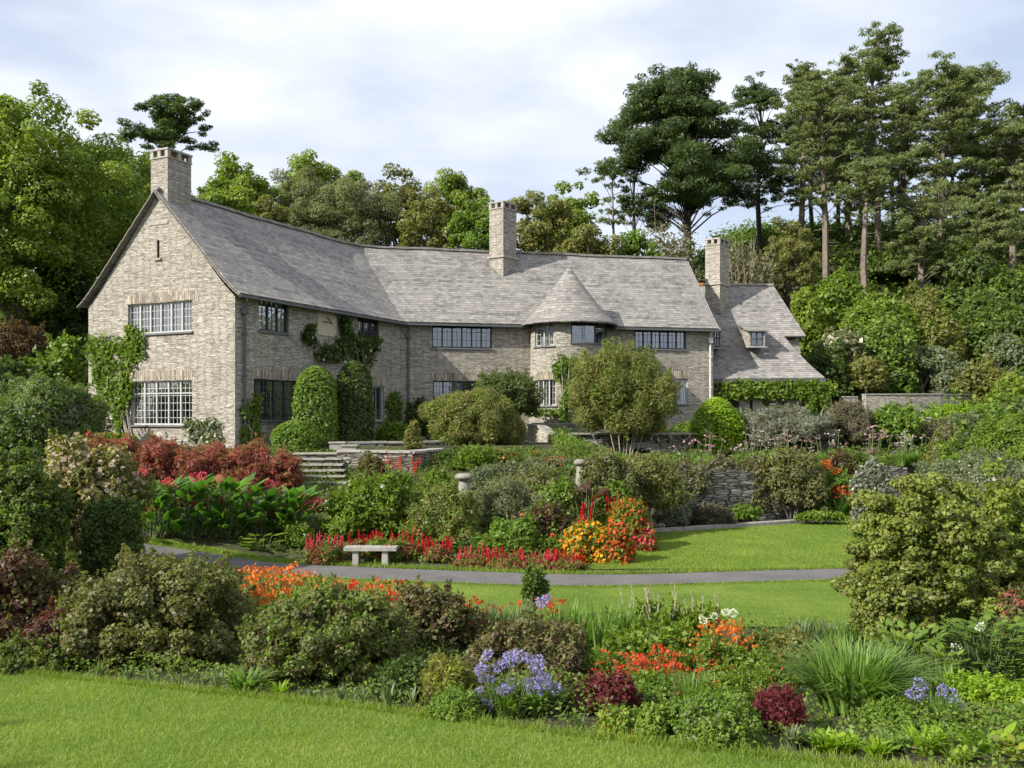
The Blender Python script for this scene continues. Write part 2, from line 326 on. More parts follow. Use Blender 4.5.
ax = np.concatenate([[-700, -400, -250, -160, -110, -80, -60, -48, -40, -34], np.arange(-30, 34, .3), [36, 40, 46, 54, 64, 80, 110, 160, 250, 400, 700]])
ay = np.concatenate([[-300, -120, -50, -20, -8, -3], np.arange(0, 56, .3), np.arange(57, 80, 1.5), [84, 90, 98, 110, 130, 170, 240, 400, 700]])
gx, gy = np.meshgrid(ax, ay); gzv = T(gx, gy)
vv = np.stack([gx.ravel(), gy.ravel(), gzv.ravel()], 1)
nx, ny = len(ax), len(ay)
ii = (np.arange(ny-1)[:, None]*nx+np.arange(nx-1)[None, :]).ravel()
def quadmesh(name, v, f, mats, parent=None, attr=None, loc=None, smooth=False):
    v = np.ascontiguousarray(v, dtype=np.float32); f = np.ascontiguousarray(f, dtype=np.int32)
    me = bpy.data.meshes.new(name); k = f.shape[1]
    me.vertices.add(len(v)); me.vertices.foreach_set("co", v.ravel())
    me.loops.add(f.size); me.loops.foreach_set("vertex_index", f.ravel())
    me.polygons.add(len(f)); me.polygons.foreach_set("loop_start", np.arange(0, f.size, k, dtype=np.int32))
    me.polygons.foreach_set("loop_total", np.full(len(f), k, dtype=np.int32))
    if smooth: me.polygons.foreach_set("use_smooth", np.ones(len(f), dtype=bool))
    for m in (mats if isinstance(mats, (list, tuple)) else [mats]): me.materials.append(m)
    me.update(calc_edges=True)
    if attr is not None:
        a = me.attributes.new("rnd", 'FLOAT', 'FACE'); a.data.foreach_set("value", np.ascontiguousarray(attr, dtype=np.float32))
    return link(name, me, parent, loc)
tag(quadmesh('ground', vv, np.stack([ii, ii+1, ii+nx+1, ii+nx], 1), SOIL, smooth=True), 'planted soil of the garden slope and wooded hill', kind='structure')

def ray_ground(px, py):
    d = 3.0
    while d < 80:
        x = (px-CX)/F*d; z = (HY-py)/F*d
        if gz(x, d) >= z: break
        d += .05
    return (x, d)
def resample(pts, n):
    p = np.array(pts, float); s = np.concatenate([[0], np.cumsum(np.linalg.norm(np.diff(p, axis=0), axis=1))])
    q = np.linspace(0, s[-1], n); return np.stack([np.interp(q, s, p[:, 0]), np.interp(q, s, p[:, 1])], 1)
def smooth_poly(pts, n):
    p = resample(pts, n); k = 9
    for _ in range(2):
        pp = np.pad(p, ((k//2, k//2), (0, 0)), mode='edge'); q = np.stack([np.convolve(pp[:, i], np.ones(k)/k, 'valid') for i in (0, 1)], 1); q[0], q[-1] = p[0], p[-1]; p = q
    return p
def sheet(name, A, B, nu, nv, off, m, label):
    a, b = smooth_poly(A, nu), smooth_poly(B, nu); tt = np.linspace(0, 1, nv)[:, None, None]
    g = a[None]*(1-tt)+b[None]*tt
    v = np.concatenate([g.reshape(-1, 2), (T(g[..., 0], g[..., 1])+off).reshape(-1, 1)], 1)
    i = (np.arange(nv-1)[:, None]*nu+np.arange(nu-1)[None, :]).ravel()
    f = np.stack([i, i+1, i+nu+1, i+nu], 1)
    e1 = v[f[0, 1]]-v[f[0, 0]]; e2 = v[f[0, 3]]-v[f[0, 0]]
    if np.cross(e1, e2)[2] < 0: f = f[:, ::-1]
    return tag(quadmesh(name, v, f, m, smooth=True), label, kind='structure')
edge_px = [(-90, 662), (0, 672), (120, 685), (240, 698), (340, 708), (430, 718), (520, 730), (600, 742), (700, 752), (800, 761), (900, 772), (1040, 790)]
lawn_edge = [ray_ground(*p) for p in edge_px]; lawn_edge = [(-22, 12.5), (-14, 12.3)]+lawn_edge+[(9, 4.5), (16, 3.5)]
sheet('front_lawn', [(-22, -12), (16, -12)], lawn_edge, 160, 80, .02, GRASSM, 'mown front lawn sloping down to the flower border')
far_px = [(110, 541), (150, 546), (240, 559), (320, 567), (420, 571), (520, 575), (600, 577), (700, 574), (800, 571), (900, 569)]
near_px = [(110, 550), (150, 556), (240, 571), (320, 579), (420, 583), (520, 587), (600, 588), (700, 585), (800, 582), (900, 579)]
pfar = [ray_ground(*p) for p in far_px]; pnear = [ray_ground(*p) for p in near_px]
pfar = [(-20, 26.5)]+pfar+[(18, 22.3)]; pnear = [(-20, 25)]+pnear+[(18, 21)]
sheet('path', pnear, pfar, 160, 10, .035, PATHM, 'grey tarmac path curving through the garden')
sheet('middle_lawn', [(-12, 19.5), (-7.5, 18.6), (-3, 16.2), (2, 15.0), (8, 14.5), (18, 14.5)], [(p[0], p[1]-.05) for p in pnear], 140, 30, .03, GRASSM, 'strip of lawn between the path and the front border')
sheet('verge', [p for p in pfar if p[0] < -3.5], [(p[0]*1.03, p[1]+(.5 if p[0] < -5 else .3)) for p in pfar if p[0] < -3.5], 60, 8, .03, GRASSM, 'narrow grass verge between the path and the canna bed')
wl = [(2.9, 27.2), (3.9, 27.8), (6, 28.7), (9, 30.1), (11.2, 31.0), (15, 32.0)]
sheet('upper_lawn', [(1.7, 21.5), (3.2, 21.5), (8, 21.5), (10, 21.5), (18, 22.35)], [(2.0, 22.2), (3.4, 26.2), (4.4, 27.7), (7, 28.9), (10.5, 30.4)]+[(15, 31.8)], 120, 40, .028, GRASSM, 'bright lawn between the path and the pool')
tag(quadmesh('pool_water', np.array([[3.3, 28.0, -3.43], [11.5, 31.4, -3.43], [11.5, 32.2, -3.43], [3.3, 28.8, -3.43]]), np.array([[0, 1, 2, 3]]),
    plain('pond_water', (.03, .035, .02), rough=.06, spec=.6)), 'narrow dark pool below the dry stone wall', kind='structure')
# ---------------------------------------------------------------- the house
ZE, ZR, GZ = 4.40, 8.42, -1.0
D1 = Vector((math.sin(R(25.9)), math.cos(R(25.9)), 0)); N1 = Vector((-D1.y, D1.x, 0))     # wing direction, inward
D2 = Vector((math.sin(R(78)), math.cos(R(78)), 0)); N2 = Vector((-D2.y, D2.x, 0))
C0 = Vector((-9.74, 32.0, 0)); BEND = C0+D1*10.6; HW = 3.7; L2 = 15.35
RB = C0+D1*12.45+N1*HW
def bez(a, b, c, t): return a*(1-t)**2+b*2*t*(1-t)+c*t*t
def g(u):                                    # bellcast roof profile
    return (u-.045*(1-math.exp(-u/.09)))/(1-.045)
BB = 2*RB-BEND
st = []
NS1, NA, NS2 = 10, 12, 16
for i in range(NS1): s = 9.6*i/NS1; st.append((C0+D1*s, C0+D1*s+N1*HW, C0+D1*s+N1*2*HW))
Fa, Fc = C0+D1*9.6, BEND+D2*1.0; Ra, Rc = C0+D1*9.6+N1*HW, BEND+D2*1.0+N2*HW; Ba, Bc = C0+D1*9.6+N1*2*HW, BEND+D2*1.0+N2*2*HW
def ease(a, m, c, t):
    if t < .5: p = a+(m-a)*t*2
    else: p = m+(c-m)*(t-.5)*2
    return p*.6+bez(a, m, c, t)*.4
for i in range(NA): t = i/NA; st.append((ease(Fa, BEND, Fc, t), ease(Ra, RB, Rc, t), ease(Ba, BB, Bc, t)))
for i in range(NS2+1): s = 1.0+(L2-1.0)*i/NS2; st.append((BEND+D2*s, BEND+D2*s+N2*HW, BEND+D2*s+N2*2*HW))
house = empty('country_house', (C0.x, C0.y, GZ))
tag(house, 'long grey stone country house with slate roofs, round turret and three chimneys', 'house')
def hb(mb, name, m, parent=None, **k):
    o = mb.build(name, m, None, **k); o.parent = parent or house
    if parent is None: o.matrix_parent_inverse = house.matrix_world.inverted() if False else __import__('mathutils').Matrix.Translation((-C0.x, -C0.y, -GZ))
    return o
# front wall path (s in metres from the gable corner)
FP = [s[0] for s in st]; FS = [0]
for a, b in zip(FP, FP[1:]): FS.append(FS[-1]+(b-a).length)
def front(s, z, o=0.0):
    s_ = min(max(s, 0), FS[-1]-1e-6)
    for i in range(len(FS)-1):
        if FS[i+1] >= s_: break
    a, b = FP[i], FP[i+1]; t = (s_-FS[i])/(FS[i+1]-FS[i]); p = a+(b-a)*t; d = (b-a).normalized()
    p = p+d*(s-s_); n = Vector((d.y, -d.x, 0))
    return Vector((p.x+n.x*o, p.y+n.y*o, z))
def gable(s, z, o=0.0):                       # s from corner to the left
    p = C0+N1*s; return Vector((p.x-D1.x*o, p.y-D1.y*o, z))
def s_from_px(mapf, px, lo, hi):
    best = None
    for k in range(4000):
        s = lo+(hi-lo)*k/3999; p = mapf(s, 0); e = abs(CX+F*p.x/p.y-px)
        if best is None or e < best[0]: best = (e, s, p.y)
    return best[1], best[2]
def opening(mapf, x0, x1, y0, y1, lo, hi):
    a, da = s_from_px(mapf, x0, lo, hi); b, db = s_from_px(mapf, x1, lo, hi); d = (da+db)/2
    return (min(a, b), max(a, b), zat(y1, d), zat(y0, d))
def wall(mapf, s0, s1, z0, z1, ops, cuts=(), name='wall', m=None, u0=0, depth=.2, lr=None, top=None, parent=None):
    mb = MB()
    S = sorted({s0, s1, *[round(c, 4) for c in cuts if s0 < c < s1], *[x for o in ops for x in o[:2]]})
    Z = sorted({z0, z1, *[x for o in ops for x in o[2:]]})
    S = [s for i, s in enumerate(S) if i == 0 or s-S[i-1] > 1e-3]
    for i in range(len(S)-1):
        for j in range(len(Z)-1):
            sm, zm = (S[i]+S[i+1])/2, (Z[j]+Z[j+1])/2
            if any(o[0] < sm < o[1] and o[2] < zm < o[3] for o in ops): continue
            q = [(S[i], Z[j]), (S[i+1], Z[j]), (S[i+1], Z[j+1]), (S[i], Z[j+1])]
            mb.face([mapf(*p) for p in q], [(p[0]+u0, p[1]) for p in q])
    for (a, b, c, d) in ops:
        for (p, q, r_, t_) in (((a, c, 0), (a, d, 0), (a, d, -depth), (a, c, -depth)), ((b, c, 0), (b, d, 0), (b, d, -depth), (b, c, -depth)),
                               ((a, d, 0), (b, d, 0), (b, d, -depth), (a, d, -depth)), ((a, c, 0), (b, c, 0), (b, c, -depth), (a, c, -depth))):
            mb.face([mapf(*p), mapf(*q), mapf(*r_), mapf(*t_)])
    if top:                                   # gable triangle rows above z1
        rows, slit = top
        for k in range(len(rows)-1):
            (za, la, ra), (zb, lb, rb) = rows[k], rows[k+1]
            mid = [(la, ra, lb, rb)]
            if slit and slit[2] <= (za+zb)/2 <= slit[3]: mid = [(la, slit[0], lb, slit[0]), (slit[1], ra, slit[1], rb)]
            for (a0, a1, b0, b1) in mid:
                q = [(a0, za), (a1, za), (b1, zb), (b0, zb)]
                mb.face([mapf(*p) for p in q], [(p[0]+u0, p[1]) for p in q])
    return hb(mb, name, m or STONE, parent)
def window(mapf, o, lights, panes=3, rows=5, style='dark', curtain=False, lintel=True, sill=True, transom=None, arch=.0):
    """one window: the glass is the part; frame, sill, lintel, curtain are its sub-parts"""
    a, b, c, d = o; fm = {'dark': DARKW, 'pale': PALEW}[style]
    gm = MB(); gd = -.13
    nseg = max(lights, 1)
    for i in range(nseg):
        p, q = a+(b-a)*i/nseg, a+(b-a)*(i+1)/nseg
        gm.face([mapf(p, c, gd), mapf(q, c, gd), mapf(q, d, gd), mapf(p, d, gd)])
    win = hb(gm, 'window', GLASS)
    inv = win.matrix_parent_inverse.copy()
    def sub(mb, name, m):
        x = mb.build(name, m, None); x.parent = win
        if name == 'sill' or name == 'lintel': pass
        return x
    fr = MB(); fw = .06
    def bar(s_, z_, s2, z2, wdt, dep, o_=0.0):
        # rectangular bar lying in the wall surface
        if abs(s2-s_) > abs(z2-z_): q = [(s_, z_-wdt/2), (s2, z_-wdt/2), (s2, z_+wdt/2), (s_, z_+wdt/2)]
        else: q = [(s_-wdt/2, z_), (s_+wdt/2, z_), (s_+wdt/2, z2), (s_-wdt/2, z2)]
        F_ = [mapf(x, z, gd+dep+o_) for x, z in q]; B_ = [mapf(x, z, gd-.01) for x, z in q]
        fr.face(F_)
        for k in range(4): fr.face([B_[k], B_[(k+1) % 4], F_[(k+1) % 4], F_[k]])
    for z_ in (c+fw/2, d-fw/2): bar(a, z_, b, z_, fw, .05)
    for i in range(lights+1):
        x = a+fw/2+(b-a-fw)*i/lights; bar(x, c, x, d, fw, .052)
    if transom: bar(a, c+(d-c)*transom, b, c+(d-c)*transom, .045, .048)
    sub(fr, 'frame', fm)
    fr = MB()                                 # lead cames
    for i in range(lights):
        x0 = a+fw/2+(b-a-fw)*i/lights; x1 = a+fw/2+(b-a-fw)*(i+1)/lights
        for k in range(1, panes): x = x0+(x1-x0)*k/panes; bar(x, c+fw, x, d-fw, .018, .02)
    for k in range(1, rows): z = c+(d-c)*k/rows; bar(a+fw, z, b-fw, z, .018, .018)
    sub(fr, 'glazing_bars', PALEW if style == 'pale' else plain('leading', (.12, .13, .14)))
    if curtain:
        rng = random.Random(int(a*100)); n = 40
        spans = curtain if isinstance(curtain, list) else [(0, .2), (.8, 1)]
        for (t0, t1) in spans:
            pr = None; cm = MB()
            for i in range(n+1):
                t = t0+(t1-t0)*i/n; s_ = a+(b-a)*t; o_ = -.3+.035*math.sin(i*1.9+rng.random())
                cur = (mapf(s_, c, o_), mapf(s_, d, o_))
                if pr: cm.face([pr[0], cur[0], cur[1], pr[1]])
                pr = cur
            sub(cm, 'curtain', CURT)
    def slab(z0, z1, ext, o0, o1, nm, m, curve=0):
        mb = MB(); n = 12; P = []
        for i in range(n+1):
            t = i/n; s_ = a-ext+(b-a+2*ext)*t; up = curve*(1-(2*t-1)**2)
            P.append((s_, z0+up*.35, z1+up))
        for (p, q) in zip(P, P[1:]):
            mb.face([mapf(p[0], p[1], o1), mapf(q[0], q[1], o1), mapf(q[0], q[2], o1), mapf(p[0], p[2], o1)], [(p[0], p[1]), (q[0], q[1]), (q[0], q[2]), (p[0], p[2])])
            mb.face([mapf(p[0], p[2], o0), mapf(q[0], q[2], o0), mapf(q[0], q[2], o1), mapf(p[0], p[2], o1)])
            mb.face([mapf(p[0], p[1], o0), mapf(q[0], q[1], o0), mapf(q[0], q[1], o1), mapf(p[0], p[1], o1)])
        for p in (P[0], P[-1]): mb.face([mapf(p[0], p[1], o0), mapf(p[0], p[1], o1), mapf(p[0], p[2], o1), mapf(p[0], p[2], o0)])
        sub(mb, nm, m)
    if lintel: slab(d+.004, d+.33, .12, -.005, .012, 'lintel', SOLDIER, .07)
    if sill: slab(c-.07, c-.004, .06, -.12, .07, 'sill', plain('slate_sill', (.13, .13, .135)))
    return win
# openings
GW = 7.4
o_gu = opening(gable, 128, 192, 300, 333, 0, GW); o_gl = opening(gable, 131, 192, 381, 425, 0, GW)
gs = opening(gable, 157, 159.5, 240, 258, 0, GW)
o_w1u = opening(front, 259, 289, 299, 332, 0, 9); o_w1l = opening(front, 254, 297, 380, 420, 0, 9)
o_w2u = opening(front, 358, 379, 318, 345, 5, 11); o_w2l = opening(front, 372, 384, 386, 421, 5, 11)
o_m1u = opening(front, 432, 492, 324, 348, 10, 20); o_m1l = opening(front, 433, 492, 381, 409, 10, 20)
o_r1u = opening(front, 635, 686, 328, 349, 18, 27); o_r1l = opening(front, 675, 688, 379, 404, 18, 27)
o_gu = o_gu[:3]+(min(o_gu[3], ZE-.14),)
def grow(z):                                  # gable wall half extents at height z
    lo, hi = 0.0, 1.0
    for _ in range(40):
        m_ = (lo+hi)/2
        if ZE-.08+(ZR-ZE-.02)*g(m_) < z: lo = m_
        else: hi = m_
    return lo*HW
rows = [(ZE-.12, 0, GW)]
for z in sorted([ZE+.05, 4.7, 5.1, 5.5, 6.0, 6.5, 7, 7.5, 8.0, 8.3, gs[2], gs[3]]): e = grow(z); rows.append((z, e, GW-e))
rows.append((ZR-.1, HW-.02, HW+.02))
wall(gable, 0, GW, GZ-.8, ZE-.12, [o_gu, o_gl], top=(rows, gs), u0=3)
for z in ():
    pass
sl = MB(); a, b, c, d = gs; sl.face([gable(a, c, -.25), gable(b, c, -.25), gable(b, d, -.25), gable(a, d, -.25)])
for (p, q) in (((a, c), (a, d)), ((b, c), (b, d)), ((a, d), (b, d)), ((a, c), (b, c))): sl.face([gable(*p), gable(*q), gable(q[0], q[1], -.25), gable(p[0], p[1], -.25)])
hb(sl, 'slit_window', plain('reddish_reveal', (.14, .09, .07)))
ss = MB(); ss.box(gable((a+b)/2, c-.05, .02), (.35, .1, .08), math.atan2(N1.y, N1.x)); hb(ss, 'slit_sill', COPE)
TC = 18.35                                    # turret: centre position along the front
wall(front, 0, FS[-1], GZ-.8, ZE-.02, [o_w1u, o_w1l, o_w2u, o_w2l, o_m1u, o_m1l, o_r1u, o_r1l], cuts=FS, u0=0)
def back(s, z, o=0):
    return st[0][2]
bk = MB()
for a_, b_ in zip(st, st[1:]): bk.face([(a_[2].x, a_[2].y, GZ-.8), (b_[2].x, b_[2].y, GZ-.8), (b_[2].x, b_[2].y, ZE), (a_[2].x, a_[2].y, ZE)])
hb(bk, 'wall', STONE)
EE = BEND+D2*L2                               # right gable end
def rgable(s, z, o=0.0):
    p = EE+N2*s; return Vector((p.x+D2.x*o, p.y+D2.y*o, z))
wall(rgable, 0, GW, GZ-.8, ZE-.12, [], top=([(z, grow(z) if z > ZE else 0, GW-(grow(z) if z > ZE else 0)) for z in (ZE-.12, ZE+.05, 4.7, 5.1, 5.6, 6.2, 7, 7.8, 8.3)], None))
window(gable, o_gu, 6, 3, 4, 'pale', [(.2, .31), (.36, .46), (.86, 1)])
window(gable, o_gl, 5, 3, 6, 'pale', False, transom=.72)
window(front, o_w1u, 3, 2, 3, 'dark', [(.1, .42), (.55, .95)], lintel=False)
window(front, o_w1l, 4, 3, 5, 'dark', [(.2, .28)])
window(front, o_w2u, 3, 3, 4, 'dark', False, lintel=False)
window(front, o_w2l, 1, 2, 1, 'pale', False)
window(front, o_m1u, 6, 2, 3, 'dark', False, lintel=False)
window(front, o_m1l, 6, 3, 5, 'dark', [(.35, .5)])
window(front, o_r1u, 6, 2, 3, 'dark', [(.4, .5), (.85, 1)], lintel=False)
window(front, o_r1l, 2, 2, 4, 'pale', [(.3, .9)])
# roof over both ranges
rf = MB(); OV = .38
US = [0, .03, .06, .1, .15, .2, .3, .4, .5, .6, .7, .8, .9, 1]
def roofrow(p_front, ridge, hz=ZR, ze=ZE):
    out_ = []; h = ridge-p_front; e = p_front-h.normalized()*OV; full = ridge-e
    for u in US:
        p = e+full*u; out_.append(Vector((p.x, p.y, ze-.03+(hz-ze+.03)*g(u))))
    return out_
def sag(i): return .014*math.sin(i*.9)+.012*math.sin(i*2.3)
st2 = [(st[0][0]-D1*.14, st[0][1]-D1*.14, st[0][2]-D1*.14)]+st[1:-1]+[(st[-1][0]+D2*.12, st[-1][1]+D2*.12, st[-1][2]+D2*.12)]
cu = 0
rws = [(roofrow(s[0], s[1], ZR+sag(i)), roofrow(s[2], s[1], ZR+sag(i))) for i, s in enumerate(st2)]
for i in range(len(rws)-1):
    ds = (st2[i+1][0]-st2[i][0]).length*.5+(st2[i+1][1]-st2[i][1]).length*.5
    for side in (0, 1):
        A, B = rws[i][side], rws[i+1][side]; va = 0
        for k in range(len(US)-1):
            dv = (A[k+1]-A[k]).length
            q = [A[k], B[k], B[k+1], A[k+1]]; uvq = [(cu, va), (cu+ds, va), (cu+ds, va+dv), (cu, va+dv)]
            if side: q = q[::-1]; uvq = uvq[::-1]
            rf.face(q, uvq); va += dv
    cu += ds
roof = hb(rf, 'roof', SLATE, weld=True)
so_ = roof.modifiers.new('solid', 'SOLIDIFY'); so_.thickness = .09; so_.offset = -1
rd = MB()                                     # ridge tiles
rp = [Vector((s[1].x, s[1].y, ZR+sag(i)+.03)) for i, s in enumerate(st2)]
for a_, b_ in zip(rp, rp[1:]):
    n = max(1, int((b_-a_).length/.4))
    for k in range(n):
        p, q = a_+(b_-a_)*(k/n), a_+(b_-a_)*((k+.97)/n); rd.obox(p, q, .09+.02*((k*7) % 3), .22, m=0)
hb(rd, 'ridge_tiles', plain('ridge_stone', (.25, .23, .21), var=.35, scale=3))
vg = MB()                                     # mortared verges on the gable
for side in (0, 1):
    A = rws[0][side]
    for p, q in zip(A, A[1:]): vg.obox(p-D1*.02+Vector((0, 0, -.10)), q-D1*.02+Vector((0, 0, -.07)), .035, .14)
hb(vg, 'verge', plain('verge_mortar', (.20, .18, .15), var=.3))
vg = MB(); A = rws[-1][0]
for p, q in zip(A, A[1:]): vg.obox(p+D2*.03+Vector((0, 0, -.10)), q+D2*.03+Vector((0, 0, -.10)), .06, .14)
hb(vg, 'verge', COPE)
gt = MB()
for a_, b_ in zip(rws, rws[1:]):
    p, q = a_[0][0], b_[0][0]; gt.obox(p+Vector((0, 0, -.11)), q+Vector((0, 0, -.11)), .09, .1)
hb(gt, 'gutter', IRON)
def pipe(s, m, z1=ZE-.1, rad=.05, mapf=front, z0=GZ):
    mb = MB(); mb.tube([mapf(s, z0, .1), mapf(s, z1-.45, .1), mapf(s, z1-.2, .16), mapf(s, z1, .34)], [rad]*4, 8)
    mb.box(mapf(s, z1-.5, .11), (.2, .18, .22))
    for k in range(3): mb.box(mapf(s, z0+1+k*1.5, .1), (.16, .1, .06))
    return hb(mb, 'downpipe', m)
pipe(s_from_px(front, 243, 0, 5)[0], IRON); pipe(s_from_px(front, 408, 8, 14)[0], IRON); pipe(s_from_px(front, 709.5, 20, FS[-1])[0], WHITEP)
# sundial panel
a, b, c, d = opening(front, 317, 336, 312, 336, 0, 10)
sd = MB()
P = [(a, c), (b, c), (b, d), (a, d)]
sd.face([front(x, z, .03) for x, z in P])
for k in range(4): x, z = P[k]; x2, z2 = P[(k+1) % 4]; sd.face([front(x, z, 0), front(x2, z2, 0), front(x2, z2, .03), front(x, z, .03)])
sdo = hb(sd, 'sundial_panel', PALE)
gn = MB(); gn.obox(front((a+b)/2, d-.2, .03), front((a+b)/2, c+.45, .3), .03, .03); gn.obox(front(a+.3, c+.55, .04), front(b-.3, c+.55, .04), .04, .02); x = gn.build('gnomon', DARKW, None); x.parent = sdo
# ------------- turret
tcp = front(s_from_px(front, 567, 12, 22)[0], 0, .35); TR = 1.82
fd = math.atan2(-N2.y, -N2.x)
def turret(s, z, o=0.0):                      # s is arc length, 0 = straight at the front
    a_ = fd+s/TR; r_ = TR+o+max(0, .12*(-.2-z)) 
    return Vector((tcp.x+math.cos(a_)*r_, tcp.y+math.sin(a_)*r_, z))
TS = math.pi*TR*.62
t_ul = opening(turret, 535, 554, 322, 346, -TS, 0); t_ur = opening(turret, 571, 600, 320.5, 344.5, -.5, TS); t_ll = opening(turret, 537, 556, 380, 405.5, -TS, 0)
wall(turret, -TS, TS, GZ-.8, ZE-.06, [t_ul, t_ur, t_ll], cuts=[-TS+2*TS*i/48 for i in range(49)], u0=40)
window(turret, t_ul, 2, 2, 4, 'pale', [(0, 1)], lintel=False); window(turret, t_ur, 3, 2, 3, 'dark', [(.68, 1)], lintel=False)
window(turret, t_ll, 3, 2, 4, 'pale', [(0, .35), (.7, 1)])
cn = MB(); prf = []; AP = 7.15; ER = TR+.5
for i in range(15):
    u = i/14; prf.append((ER*(1-u)**1.0*(1+0*.1), ZE-.07+(AP-ZE+.07)*(g(u)*.8+.2*u**1.6)))
nn_ = 60
for i in range(14):
    (r0, z0), (r1, z1) = prf[i], prf[i+1]
    for k in range(nn_):
        a0, a1 = k*2*math.pi/nn_, (k+1)*2*math.pi/nn_
        q = [(tcp.x+r_*math.cos(a_), tcp.y+r_*math.sin(a_), z_) for r_, a_, z_ in ((r0, a0, z0), (r0, a1, z0), (r1, a1, z1), (r1, a0, z1))]
        v0, v1 = i*.26, (i+1)*.26
        cn.face(q, [(a0*max(r0, .5), v0), (a1*max(r0, .5), v0), (a1*max(r0, .5), v1), (a0*max(r0, .5), v1)])
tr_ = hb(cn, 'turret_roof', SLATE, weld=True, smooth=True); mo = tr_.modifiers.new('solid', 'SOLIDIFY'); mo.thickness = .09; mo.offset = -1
# ------------- chimneys
def chimney(p, rz, wx, wy, z0, z1, pot=False):
    mb = MB(); mb.box((p[0], p[1], (z0+z1-.35)/2), (wx, wy, z1-.35-z0), rz)
    ch = hb(mb, 'chimney', STONE)
    sb = MB(); sb.box((p[0], p[1], z1-.33), (wx+.06, wy+.06, .05), rz); ca, sa = math.cos(rz), math.sin(rz)
    sb.box((p[0], p[1], z1-.03), (wx+.08, wy+.08, .07), rz)
    for ux in (-1, 0, 1):
        for uy in (-1, 1):
            x, y = ux*(wx/2-.06), uy*(wy/2-.06); sb.box((p[0]+x*ca-y*sa, p[1]+x*sa+y*ca, z1-.185), (.15, .15, .24), rz)
    for uy in (0,):
        for ux in (-1, 1):
            x, y = ux*(wx/2-.06), 0; sb.box((p[0]+x*ca-y*sa, p[1]+x*sa+y*ca, z1-.185), (.15, .15, .24), rz)
    o = sb.build('chimney_cap', COPE, None); o.parent = ch
    pm = MB(); pm.box((p[0], p[1], z1-.185), (wx-.4, wy-.4, .23), rz); o = pm.build('flue', TERRAC, None); o.parent = ch
    lf = MB(); lf.box((p[0], p[1], z0+.55), (wx+.12, wy+.12, .1), rz)
    if pot: lf = MB(); lf.box((p[0], p[1], pot), (wx+.14, wy+.14, .12), rz)
    o = lf.build('flashing', COPE, None); o.parent = ch
    return ch
rz1 = math.atan2(D1.y, D1.x)
c1 = C0+N1*HW+D1*.62; chimney((c1.x, c1.y), rz1, 1.15, .85, 7.2, zat(153, c1.y), pot=7.2)
c2 = st[NS1+NA][1]; t2 = place(503, 45.6, 0); rz2 = math.atan2(D2.y, D2.x)+R(-38)
chimney((t2.x, t2.y), R(55), 1.15, .85, 6.6, zat(204, 45.6), pot=8.0)
t3 = place(717, 49.3, 0); chimney((t3.x, t3.y), R(52), 1.1, .85, 5.6, zat(240, 49.3), pot=7.2)
# ------------- service wing
SP = lambda x, y, z: Vector((x, y, z))
rz_ = 7.36
A_ = SP(14.5, 50.5, rz_); L_ = SP(8.6, 50.5, rz_+.04); B_ = SP(15.3, 47.35, 4.26); C_ = SP(14.15, 47.35, 4.26); D_ = SP(15.5, 45.0, 1.98)
LB = SP(9.3, 45.0, 1.93); LM = SP(9.3, 47.35, 4.26)
sw = MB()
def patch(mb, a, b, c, d, nu, nv, bow=0.0):   # a-b bottom, d-c top
    for i in range(nu):
        for j in range(nv):
            q = []; uvq = []
            for (u, v) in ((i/nu, j/nv), ((i+1)/nu, j/nv), ((i+1)/nu, (j+1)/nv), (i/nu, (j+1)/nv)):
                p = (a*(1-u)+b*u)*(1-v)+(d*(1-u)+c*u)*v; p = p+Vector((0, 0, -bow*math.sin(math.pi*v)))
                q.append(p); uvq.append((p.x, v*((d-a).length)+50))
            mb.face(q, uvq)
patch(sw, LM, C_, SP(14.1, 50.5, rz_), L_, 6, 4, .05)
patch(sw, C_, B_, A_, SP(14.1, 50.5, rz_), 2, 4, .05)
patch(sw, LB, D_, C_, LM, 8, 6, .12)
patch(sw, B_, SP(15.3, 53.6, 4.26), A_, A_, 4, 4)                       # end slope
patch(sw, SP(15.3, 53.6, 4.26), SP(8.6, 53.6, 4.26), L_, A_, 4, 4)
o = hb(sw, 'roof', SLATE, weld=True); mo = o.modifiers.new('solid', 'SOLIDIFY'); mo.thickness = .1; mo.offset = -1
rm = MB(); rm.obox(L_+Vector((0, 0, .03)), A_+Vector((0, 0, .03)), .1, .22); rm.obox(SP(9.6, 50.5, rz_+.05), SP(10.6, 50.5, rz_+.05), .14, .24, m=1)
hb(rm, 'ridge_tiles', [COPE, TERRAC])
swl = MB()
for (p, q, z1) in (((14.0, 47.7), (15.05, 47.7), 4.1), ((15.05, 47.7), (15.05, 53.3), 4.1), ((15.05, 53.3), (9, 53.3), 4.1), ((9.3, 47.0), (14.9, 47.0), 3.7)):
    swl.face([(p[0], p[1], GZ-.8), (q[0], q[1], GZ-.8), (q[0], q[1], z1), (p[0], p[1], z1)])
hb(swl, 'wall', STONE)
et = MB(); et.obox(LB+Vector((0, -.02, -.12)), D_+Vector((0, -.02, -.12)), .16, .1); hb(et, 'eaves_board', IRON)
pr_ = MB()
for px in (718, 744, 757, 790, 815):
    p = place(px, 45.5, 0); pr_.box((p.x, 45.6, .35), (.5, .5, 2.9))
pr_.box((12.35, 45.6, 1.65), (6.2, .3, .3)); hb(pr_, 'loggia_piers', STONE)
gr = MB()
for i in range(10): gr.box((place(776+i*2.2, 46.3, 0).x, 46.3, .4), (.03, .03, 2.2))
gr.box((place(786, 46.3, 0).x, 46.3, 1.0), (1.1, .04, .05)); gr.box((place(786, 46.3, 0).x, 46.3, .0), (1.1, .04, .05)); hb(gr, 'loggia_screen', PALEW)
